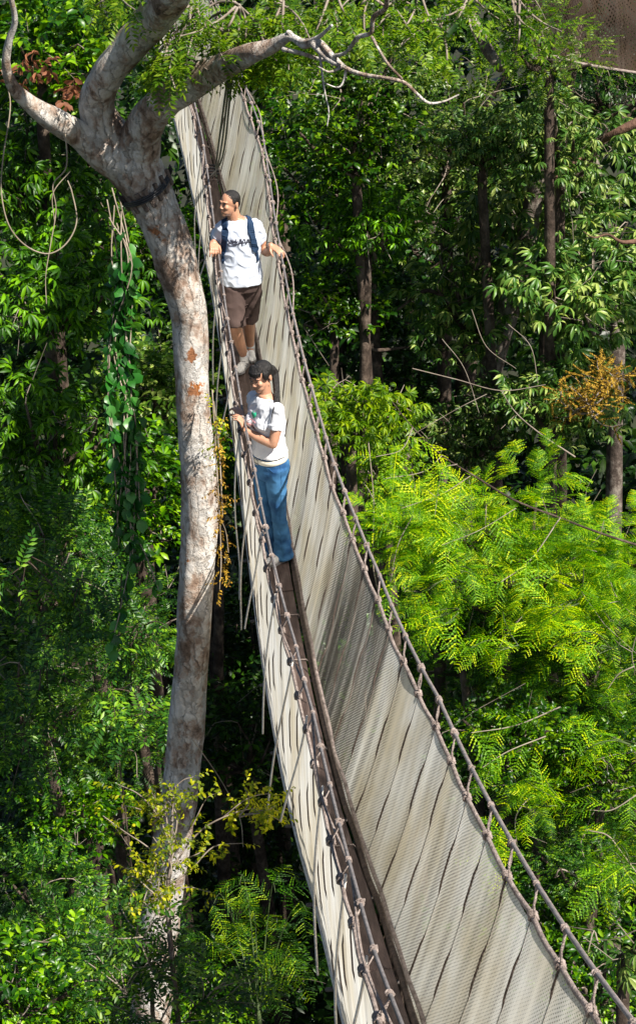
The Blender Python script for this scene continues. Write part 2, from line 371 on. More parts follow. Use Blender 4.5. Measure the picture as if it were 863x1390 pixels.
# side nets
def net(side, matn):
    ny, nh = 500, 14; V = []; UVs = []
    for i in range(ny+1):
        y = Y0 + (Y1-Y0)*i/ny
        for j in range(nh+1):
            t = j/nh
            bo, bh = (0.0, -.035) if side > 0 else (-.305, -.035)
            to = (cabR(y)-.025) if side > 0 else (cabL(y)-.035)
            th = HC-.15 if side > 0 else HC-.09
            # scallops of the top edge between tie points, gathers across
            ph = (y-Y0)/.49
            th -= .018*math.sin(math.pi*(ph % 1))*(.8+.4*noise.noise(Vector((y, 3, 0))))
            o = bo + (to-bo)*t + side*.012*math.sin(math.pi*t)
            o += .003*math.sin(2*math.pi*(y*2.04+.25*t*math.sin(y*3)))*math.sin(math.pi*min(1, t*1.4+.12)) + .005*noise.noise(Vector((y*5.5, t*1.2, side*7)))*math.sin(math.pi*min(1, .08+t))
            V.append(P_(y, o, bh+(th-bh)*t)); UVs.append((y, t*1.0+ .0))
    F = [(i*(nh+1)+j, (i+1)*(nh+1)+j, (i+1)*(nh+1)+j+1, i*(nh+1)+j+1) for i in range(ny) for j in range(nh)]
    mb = MB(); mb.add(V, F); me = mb.mesh('net'); uvl = me.uv_layers.new(name='UVMap')
    idx = np.zeros(len(me.loops), np.int32); me.loops.foreach_get('vertex_index', idx)
    uvl.data.foreach_set('uv', np.array(UVs, np.float32)[idx].ravel())
    o = bchild(link('side_net', me, matn, root))
    return o
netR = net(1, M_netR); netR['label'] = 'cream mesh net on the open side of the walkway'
netL = net(-1, M_netL); netL['label'] = 'bunched white net on the side the walkers hold'
# weaving upright ropes
knotY = list(np.arange(Y0+.1, Y1-.1, .49))
for side, par in ((1, netR), (-1, netL)):
    for i, y in enumerate(knotY):
        y = y + random.uniform(-.03, .03)
        bo, bh = (0.0, -.035) if side > 0 else (-.305, -.035)
        to, th = (cabR(y)-.025, HC-.15) if side > 0 else (cabL(y)-.035, HC-.09)
        vis = 1 if side > 0 else -1
        pts = []; lean = random.uniform(-.03, .03); phs = i*math.pi + random.uniform(-.5, .5); fr = random.uniform(3.0, 3.8)
        for t in np.linspace(0, 1, 34):
            wv = math.sin(2*math.pi*fr*t*.62+phs)
            o = bo+(to-bo)*t + side*.012*math.sin(math.pi*t) - .0055*max(-1, min(1, 2.2*wv))
            yy = y+lean*t
            o += .003*math.sin(2*math.pi*(yy*2.04+.25*t*math.sin(yy*3)))*math.sin(math.pi*min(1, t*1.4+.12)) + .005*noise.noise(Vector((yy*5.5, t*1.2, side*7)))*math.sin(math.pi*min(1, .08+t))
            pts.append(P_(yy, o, bh+(th-bh)*t))
        mb = MB(); mb.tube(pts, .0048 if side > 0 else .0036, 6)
        oo = mb.build('upright_rope', M_ropedark, par)
    # a second pale rope beside each dark one
# ropes along the net edges and the hand cables
def along(name, fn, r, m, n=8, wob=.0, step=.12):
    pts = [fn(y) for y in np.arange(Y0, Y1, step)]
    mb = MB(); mb.tube(pts, r, n); return bchild(mb.build(name, m, root))
def jit(y, a, s): return a*noise.noise(Vector((y*1.9, s, 0)))
def ntR(y): ph = (y-Y0-.1)/.49; return P_(y, cabR(y)-.02+jit(y, .015, 1), HC-.145-.012*abs(math.sin(math.pi*ph))+jit(y, .012, 2))
def ntL(y): ph = (y-Y0-.1)/.49; return P_(y, cabL(y)-.035+jit(y, .015, 3), HC-.085-.016*abs(math.sin(math.pi*ph))+jit(y, .02, 4))
along('net_top_rope', ntR, .0108, M_rope); along('net_top_rope', ntL, .0088, M_rope)
along('net_bottom_rope', lambda y: P_(y, -.006+jit(y, .01, 5), -.015+jit(y, .012, 6)), .017, M_ropedark)
along('net_bottom_rope', lambda y: P_(y, -.305, -.03), .012, M_ropepale)
along('inner_edge_rope', lambda y: P_(y, .012+jit(y, .012, 8), .035+jit(y, .012, 9)), .011, M_rope)
cR = along('hand_cable', lambda y: P_(y, cabR(y), HC), .0078, M_cable); cL = along('hand_cable', lambda y: P_(y, cabL(y), HC), .0075, M_cable)
# second slack rope on each side far from the camera
along('slack_rope', lambda y: P_(y, cabR(y)+.03+.03*math.sin(y*3.1), HC-.05+.03*math.sin(y*2.3)) if y > 16 else P_(y, cabR(y)+.006, HC-.002), .006, M_rope)
along('slack_rope', lambda y: P_(y, cabL(y)-.02+.02*math.sin(y*2.9), HC-.035+.02*math.sin(y*2.2)), .006, M_rope)
# knots
kb = MB()
hel = [(math.cos(a)*.021+.002*math.sin(5*a), a/(2*math.pi)*.016-.028, math.sin(a)*.021) for a in np.linspace(0, 2*math.pi*3.5, 42)]
kb.tube(hel, .0085, 6); kb.tube([(-.02, -.02, .012), (.0, 0, .033), (.022, .018, .01)], .009, 6); kb.tube([(.012, -.02, -.02), (-.006, .0, -.034), (-.018, .02, -.02)], .009, 6)
kb.tube([(0, -.03, 0), (0, .03, 0)], .018, 8)
knot_me = kb.mesh('knot'); knot_me.materials.append(M_rope)
for side in (1, -1):
    for i, y in enumerate(knotY):
        cab = cabR if side > 0 else cabL; y = y + random.uniform(-.02, .02)
        p = P_(y, cab(y), HC); d = (P_(y+.05, cab(y+.05), HC)-p).normalized()
        o = link('knot', knot_me, None, root); o.location = Vector(p)+BI
        o.rotation_euler = (Matrix.Rotation(0, 3, 'X') @ d.to_track_quat('Y', 'Z').to_matrix()).to_euler(); o.rotation_euler.rotate_axis('Y', random.uniform(0, 6))
        sc = random.uniform(.42, .66)*(1.0 if side > 0 else .92); o.scale = (sc, sc*random.uniform(.8, 1.1), sc)
        # tie: two strands from the knot down to the net's edge rope, wrapped round it
        fn = ntR if side > 0 else ntL
        mb = MB()
        for s_ in (-1, 1):
            a = P_(y+.01*s_, cab(y), HC-.015); b = fn(y+.035*s_+random.uniform(-.03, .03))
            mid = (a+b)/2 + Vector((.008*s_, 0, 0)); mb.tube([a, mid, b+Vector((0, 0, -.012))], .005 if side > 0 else .0042, 5)
        b = fn(y)
        mb.tube([b+Vector((.016*math.cos(a), a*.0022-.02, .017*math.sin(a))) for a in np.linspace(0, 2*math.pi*2.5, 18)], .0065, 5)
        bchild(mb.build('tie_rope', M_rope, root))
# ties where net rope strands go down outside the white net, and loose ends that hang past it
for i, y in enumerate(knotY):
    if y > 19.8 or i % 2: continue
    y = y+random.uniform(-.1, .1)
    Ln = random.uniform(.8, 1.35) if i % 3 else random.uniform(.35, .8)
    dy = random.uniform(-.18, .05); pts = []; ext = random.uniform(.07, .17)
    for t in np.linspace(0, 1, 12):
        h = HC - .03 - Ln*t
        base = cabL(y)+(-.305-cabL(y))*min(1, max(0, (HC-h)/HC))
        o = base - .02 - .045*math.sin(math.pi*min(1, (HC-h)/HC)) - ext*(t**1.6)*.8 + .004*math.sin(5*t+i)
        pts.append(P_(y+dy*t+.006*math.sin(4*t+i), o, h))
    mb = MB(); mb.tube(pts, .0055, 6); bchild(mb.build('loose_rope_end', M_ropepale, root))
# black lashing near the far end, from the limb to the deck
mb = MB()
for j in range(3):
    a = np.array(at_y(309+j*3, 104, 11.95)); b = np.array(P_(21.6, -.05-.03*j, .03))
    mid = (a+b)/2+np.array([.03*j-.03, 0, -.12])
    mb.tube(crom([a, mid, b], 6), .007, 6)
for j in range(4):
    a = np.array(P_(21.6+.1*j, -.28, .02)); b = np.array(P_(21.7+.07*j, .0, .03)); mb.tube([a, (a+b)/2+np.array([0, 0, .03]), b], .01, 6)
bchild(mb.build('black_cord', simple('cord_black', [(.3, (.01, .01, .012)), (.7, (.03, .03, .035))], 20, .5), root))

# ------------------------------------------------------------------ the forked tree
TY = 12.5
SHY = 0.0
def pxpath(rows, sub=6):                # rows: u, v, width px, y
    r = crom(rows, sub); r[:, 3] += SHY; pts = []; rr = []
    for u, v, wd, y in r:
        p = at_y(u, v, y); D = (p-Cc)@Fw; pts.append(p); rr.append(max(wd, .6)/2/FPX*D)
    return pts, rr
def finetube(mb, rows, n=28, sub=8, wob=.22, ground=None):
    pts, rr = pxpath(rows, sub)
    if ground is not None:
        last = pts[-1].copy(); r = rr[-1]; k = 10
        for i in range(1, k+1):
            t = i/k; pts.append(np.array([last[0]+ground[0]*t, last[1]+ground[1]*t, last[2]*(1-t)-.3*t])); rr.append(r*(1+.6*t+.9*max(0, t-.85)/.15))
    mb.tube(pts, rr, n, wob=wob)
tree = empty('forked_tree', tuple(at_y(215, 1290, TY)[:2])+(0,))
SHY = TY-18.0
tag(tree, 'tall pale grey forked tree with patches of orange lichen, standing left of the rope bridge', 'tree')
TI = -Vector(tree.location)
mb = MB()
finetube(mb, [(170, 196, 64, 18), (180, 224, 76, 18), (202, 265, 66, 18), (229, 326, 58, 18), (243, 372, 55, 18), (256, 422, 49, 18), (260, 479, 47, 18), (262, 556, 48, 18), (269, 632, 48, 18), (270, 700, 48, 18), (268, 760, 47, 18), (263, 850, 47, 18), (258, 920, 48, 18.02), (250, 1010, 48, 18.04), (240, 1100, 48, 18.06), (226, 1190, 52, 18.1), (212, 1290, 56, 18.1), (205, 1390, 58, 18.1)], 36, 8, .16, ground=(.1, .1))
finetube(mb, [(180, 238, 50, 18), (160, 204, 62, 18), (138, 168, 54, 17.95), (131, 134, 47, 17.9), (148, 94, 46, 17.8), (180, 57, 48, 17.7), (212, 22, 48, 17.5), (240, -20, 46, 17.2), (262, -90, 44, 16.9), (275, -200, 40, 16.6), (270, -420, 32, 16.5), (240, -700, 20, 16.8)], 28, 8, .2)
finetube(mb, [(190, 250, 56, 18), (184, 212, 64, 17.98), (196, 168, 54, 17.88), (222, 138, 47, 17.75), (258, 113, 44, 17.6), (298, 92, 35, 17.4), (338, 72, 28, 17.1), (368, 62, 20, 17.0), (392, 50, 12, 16.9), (412, 56, 8, 16.8), (432, 50, 6, 16.7), (450, 34, 4, 16.6)], 24, 8, .2)
finetube(mb, [(176, 228, 60, 18), (146, 205, 58, 17.95), (104, 180, 36, 17.85), (70, 160, 31, 17.7), (40, 140, 22, 17.6), (18, 118, 17, 17.5), (8, 88, 13, 17.4), (12, 55, 11, 17.35), (20, 25, 9, 17.3), (10, -20, 7, 17.2)], 20, 8, .2)
mb.build('trunk', M_bark, tree).location = TI
# bare pale branches at the end of the right limb
mb = MB()
for rows in ([(392, 44, 9, 16.9), (412, 62, 8, 16.8), (432, 56, 9, 16.7), (452, 76, 8, 16.6), (470, 92, 6, 16.6), (495, 101, 6, 16.5), (530, 106, 5, 16.4), (550, 112, 5, 16.4), (566, 127, 4.5, 16.4), (582, 139, 4, 16.4), (602, 137, 3, 16.4), (622, 128, 2, 16.4)],
             [(452, 76, 6, 16.6), (470, 70, 5, 16.5), (486, 50, 7, 16.4), (503, 44, 6, 16.35), (507, 22, 7, 16.3), (524, 8, 7, 16.2), (522, -30, 7, 16)],
             [(505, 50, 5, 16.4), (515, 68, 4, 16.3), (528, 88, 4, 16.3), (545, 106, 4, 16.35)],
             [(425, 60, 9, 16.7), (448, 82, 7, 16.6), (462, 90, 5, 16.5), (447, 97, 3, 16.5), (432, 90, 2, 16.5)],
             [(385, 66, 8, 16.9), (410, 72, 6, 16.8), (436, 80, 5, 16.7), (452, 78, 4, 16.6)],
             [(470, 92, 4, 16.6), (466, 110, 3, 16.6), (458, 118, 2, 16.6), (440, 112, 1.5, 16.6)],
             [(432, 60, 4, 16.7), (440, 120, 2.5, 16.6), (446, 150, 2, 16.6), (444, 170, 1.4, 16.6)],
             [(520, 6, 4, 16.2), (497, -12, 4, 16.2), (478, -30, 4, 16.2)]):
    finetube(mb, rows, 8, 5, .1)
mb.build('bare_branch', M_bark, tree).location = TI

SHY = 0.0
# ------------------------------------------------------------------ leaves: one sprig of each kind as numpy arrays
def leaf(L, W, droop=.25, fold=.25, seg=2):
    """leaf along +y, normal +z"""
    if seg == 2:
        m = [(0, 0, 0), (0, L*.35, 0), (0, L*.7, -droop*L*.3), (0, L, -droop*L)]
        l = [(-W*.42, L*.3, fold*W), (-W*.5, L*.66, fold*W-droop*L*.27)]
        r = [(W*.42, L*.3, fold*W), (W*.5, L*.66, fold*W-droop*L*.27)]
        V = np.array(m+l+r); T = [(0, 1, 4), (1, 2, 5), (1, 5, 4), (2, 3, 5), (0, 6, 1), (1, 7, 2), (1, 6, 7), (2, 7, 3)]
    else:
        V = np.array([(0, 0, 0), (0, L, -droop*L), (-W/2, L*.5, fold*W-droop*.3*L), (W/2, L*.5, fold*W-droop*.3*L), (0, L*.5, -droop*.3*L)])
        T = [(0, 4, 2), (4, 1, 2), (0, 3, 4), (4, 3, 1)]
    return V, np.array(T)
def rot(ax, an):
    return np.array(Matrix.Rotation(an, 3, ax))
def comb(lst):
    V = []; T = []; b = 0
    for v, t in lst: V.append(v); T.append(t+b); b += len(v)
    return np.vstack(V), np.vstack(T)
rr = random.Random(11)
def sp_whorl(L=.17, W=.042, n=8):       # stalk to +y, leaves spread and hang from its tip
    out = []
    for i in range(n):
        a = (i/n-.5)*rad(300)+rr.uniform(-.15, .15); v, t = leaf(L*rr.uniform(.8, 1.1), W, .35, .3)
        v = v @ rot('X', rr.uniform(-.75, -.1)).T; v = v @ rot('Z', a).T
        out.append((v+np.array([0, .02, 0]), t))
    return comb(out)
def sp_feather(L=.40, pairs=19, dens=1):
    out = []; rl = []
    for i in range(pairs):
        f = (i+.6)/pairs; y = L*f; z = -.45*L*f*f
        pl = L*.36*math.sin(math.pi*min(1, .18+.8*f))*rr.uniform(.85, 1.1)+.02; wd = .0135
        for s in (-1, 1):
            # a pinna: thin comb-edged strip
            nseg = 4; V = []; T = []
            for j in range(nseg+1):
                g = j/nseg; V.append((0, pl*g, -.22*pl*g*g))
            for j in range(nseg):
                g = (j+.7)/nseg; tw = wd*(1.0-.5*g)
                V.append((-tw, pl*(g+.05), .004-.22*pl*g*g)); V.append((tw, pl*(g+.05), .004-.22*pl*g*g))
                a = nseg+1+2*j; T += [(j, j+1, a), (j+1, j, a+1)]
            V = np.array(V)@rot('Y', rr.uniform(-.5, .5)).T@rot('X', rr.uniform(-.35, .05)).T@rot('Z', -s*rr.uniform(.85, 1.25)).T + np.array([0, y, z])
            out.append((V, np.array(T)))
    # rachis
    V = np.array([(-.003, 0, 0), (.003, 0, 0), (-.003, L*.5, -.115*L), (.003, L*.5, -.115*L), (0, L*1.03, -.46*L)]); out.append((V, np.array([(0, 1, 3), (0, 3, 2), (2, 3, 4)])))
    return comb(out)
def sp_pinnate(L=.30, pairs=8, ll=.075, lw=.028):
    out = []
    for i in range(pairs):
        f = (i+.8)/pairs; y = L*f; z = -.25*L*f*f; q = ll*(.75+.4*math.sin(math.pi*f))
        for s in (-1, 1):
            v, t = leaf(q, lw, .2, .15, 1); v = v@rot('Y', rr.uniform(-.4, .4)).T@rot('X', rr.uniform(-.35, .1)).T@rot('Z', -s*rr.uniform(.95, 1.25)).T+np.array([0, y, z]); out.append((v, t))
    v, t = leaf(ll, lw, .2, .15, 1); out.append((v+np.array([0, L, -.25*L]), t))
    V = np.array([(-.003, 0, 0), (.003, 0, 0), (0, L, -.25*L)]); out.append((V, np.array([(0, 1, 2)])))
    return comb(out)
def sp_ovate(L=.11, W=.052, n=6, stem=.16, seg=2):
    out = []
    for i in range(n):
        f = (i+.5)/n; v, t = leaf(L*rr.uniform(.75, 1.15), W*rr.uniform(.85, 1.1), .25, .2, seg)
        v = v@rot('Y', rr.uniform(-.5, .5)).T@rot('X', rr.uniform(-.7, .1)).T@rot('Z', (-1)**i*rr.uniform(.5, 1.4)).T + np.array([0, stem*f, -.1*stem*f]); out.append((v, t))
    V = np.array([(-.002, 0, 0), (.002, 0, 0), (0, stem, -.1*stem)]); out.append((V, np.array([(0, 1, 2)])))
    return comb(out)
SP = dict(whorl=lambda: sp_whorl(), feather=lambda: sp_feather(), pinnate=lambda: sp_pinnate(), ovate=lambda: sp_ovate(),
          small=lambda: sp_ovate(.06, .026, 9, .2, 1), yellow=lambda: sp_ovate(.062, .032, 8, .2, 2), top=lambda: sp_pinnate(.26, 9, .06, .022),
          dark=lambda: sp_ovate(.15, .07, 6, .2, 1), gold=lambda: sp_ovate(.018, .016, 26, .16, 1), bigpale=lambda: sp_whorl(.26, .05, 9))
def place(sps, pos, dirs, scale, roll=.6):
    """copies of sprigs at pos, pointing along dirs (leaf tops up)"""
    out = []; n = len(pos); which = RNG.integers(0, len(sps), n)
    d = dirs/np.linalg.norm(dirs, axis=1, keepdims=True)
    up = np.tile([0, 0, 1.0], (n, 1)) + RNG.normal(0, roll*.5, (n, 3))
    x = np.cross(d, up); x /= np.linalg.norm(x, axis=1, keepdims=True)+1e-9; z = np.cross(x, d)
    B = np.stack([x, d, z], axis=2)*scale[:, None, None]
    Vs = []; Ts = []; b = 0
    for k, (v, t) in enumerate(sps):
        i = np.where(which == k)[0]
        if not len(i): continue
        VV = np.einsum('nij,vj->nvi', B[i], v) + pos[i][:, None, :]
        TT = t[None]+(np.arange(len(i))*len(v))[:, None, None]+b
        Vs.append(VV.reshape(-1, 3)); Ts.append(TT.reshape(-1, 3)); b += len(i)*len(v)
    return np.vstack(Vs), np.vstack(Ts)
def lumpy(R, nl, flat=.8):
    """lobe centres and radii of a crown"""
    c = []; 
    for i in range(nl):
        v = RNG.normal(0, 1, 3); v /= np.linalg.norm(v); v[2] = v[2]*.9+.1
        c.append((v*R*RNG.uniform(.25, .78)*np.array([1, 1, flat]), R*RNG.uniform(.22, .48)))
    return c
def crownmesh(kind, R, count, nl=16, flat=.85, ssc=1.0, upb=.25):
    sps = [SP[kind]() for _ in range(4)]; lobes = lumpy(R, nl, flat); pos = []; dr = []; tot = sum(r*r for _, r in lobes)
    for c, r in lobes:
        n = int(count*r*r/tot)
        v = RNG.normal(0, 1, (n, 3)); v /= np.linalg.norm(v, axis=1, keepdims=True)
        # leaves hold on the upper and outer side of each bough, few hang below
        keep = (v[:, 2] > -.55) | (RNG.random(n) < .35); v = v[keep]
        rr_ = r*RNG.uniform(.55, 1.08, (len(v), 1))
        pos.append(c+v*rr_*np.array([1, 1, .75])); dr.append(v*[1, 1, .6]+[0, 0, upb]+RNG.normal(0, .35, v.shape)+.35*c/R)
    pos = np.vstack(pos); dr = np.vstack(dr)
    V, T = place(sps, pos, dr, RNG.uniform(.6, 1.25, len(pos))*ssc)
    return tris_mesh('crown_'+kind, V, T), lobes
CN = dict(whorl=(1.6, 470, 20, 1.2), feather=(1.4, 420, 18, .9), pinnate=(1.4, 520, 18, 1.15), ovate=(1.4, 560, 18, 1.28), small=(1.5, 700, 20, 1.35), dark=(1.7, 480, 16, 1.15), yellow=(.9, 330, 12, 1.0), top=(1.2, 430, 14, 1.0), bigpale=(.7, 40, 5, 1.0))
CR = {}
def crown(kind, var):
    if (kind, var) not in CR: R, n, nl, ss = CN[kind]; CR[kind, var] = (*crownmesh(kind, R, n, nl, .85, ss), R)
    return CR[kind, var]
MESHCOPY = {}
def mtree(name, u, v, D, R, kind, mt, label, cat='tree', var=0, bark=None, path=None, group=None, twigs=9, rz=None, flatz=1.0):
    """a crown centred at photo position (u, v), on a trunk down to the ground"""
    me, lobes, R_ = crown(kind, var); c = at(u, v, D); s = R/R_
    base = (c[0]+random.uniform(-.3, .3), c[1]+random.uniform(.1, .6), 0)
    if path: base = tuple(at_y(*path[-1][:2], path[-1][3])[:2])+(0,)
    e = empty(name, base); tag(e, label, cat, group)
    off = -Vector(base)
    key = (kind, var, mt)
    if key not in MESHCOPY:
        m2 = me if not me.materials else me.copy(); m2.materials.clear(); m2.materials.append(LM[mt]); MESHCOPY[key] = m2
    cr = bpy.data.objects.new('crown', MESHCOPY[key]); COL.objects.link(cr); cr.parent = e
    rz = random.uniform(0, 6.28) if rz is None else rz
    cr.location = Vector(c)+off; cr.rotation_euler = (random.uniform(-.15, .15), random.uniform(-.15, .15), rz); cr.scale = (s, s, s*flatz)
    mb = MB(); Mr = np.array(cr.rotation_euler.to_matrix())*s
    P = np.array([c[0]-base[0], c[1]-base[1], c[2]-.25*R]); r0 = .05+.045*R
    if path:
        finetube(mb, path, 14, 5, .15, ground=(0, 0)); mb.v = [(p[0]-base[0], p[1]-base[1], p[2]) for p in mb.v]
        top = np.array(at_y(path[0][0], path[0][1], path[0][3]))-np.array(base)
    else:
        sx, sy = random.uniform(-.5, .5), random.uniform(-.2, .5)
        pts = [np.array([sx*math.sin(t*3.1), sy*math.sin(t*3.1), -.3])*[1, 1, 1-t]+P*[t, t, t] for t in np.linspace(0, 1, 12)]
        mb.tube(pts, [r0*(1.7-1.1*t) for t in np.linspace(0, 1, 12)], 10, wob=.15); top = P
    for lc, lr in lobes[:12]:
        q = Mr@lc + np.array([c[0]-base[0], c[1]-base[1], c[2]]); mid = (P+q)/2+np.array([0, 0, -.12*R])+RNG.normal(0, .06*R, 3)
        mb.tube(crom([P-[0, 0, .1*R], mid, q], 4), np.linspace(r0*.4, .012, 9), 6, wob=.1)
    tk = mb.build('trunk', bark or M_bbrown, e)
    mb = MB()
    for i in range(twigs):
        lc, lr = lobes[i % len(lobes)]; q = Mr@lc+np.array([c[0]-base[0], c[1]-base[1], c[2]])
        d = RNG.normal(0, 1, 3)+[0, -.6, .2]; d /= np.linalg.norm(d); L = lr*s*RNG.uniform(.8, 1.5)
        k = q+d*L*.5+RNG.normal(0, .06, 3); e2 = q+d*L+RNG.normal(0, .1, 3); mb.tube(crom([P-[0, 0, .1*R], (P+q)/2, q, k, e2], 3), np.linspace(.011, .003, 13), 5)
        e3 = k+RNG.normal(0, .25, 3); mb.tube([k, (k+e3)/2+RNG.normal(0, .03, 3), e3], [.004, .0035, .002], 4)
    mb.build('twigs', M_twig, e)
    return e
F = 'forest_tree'
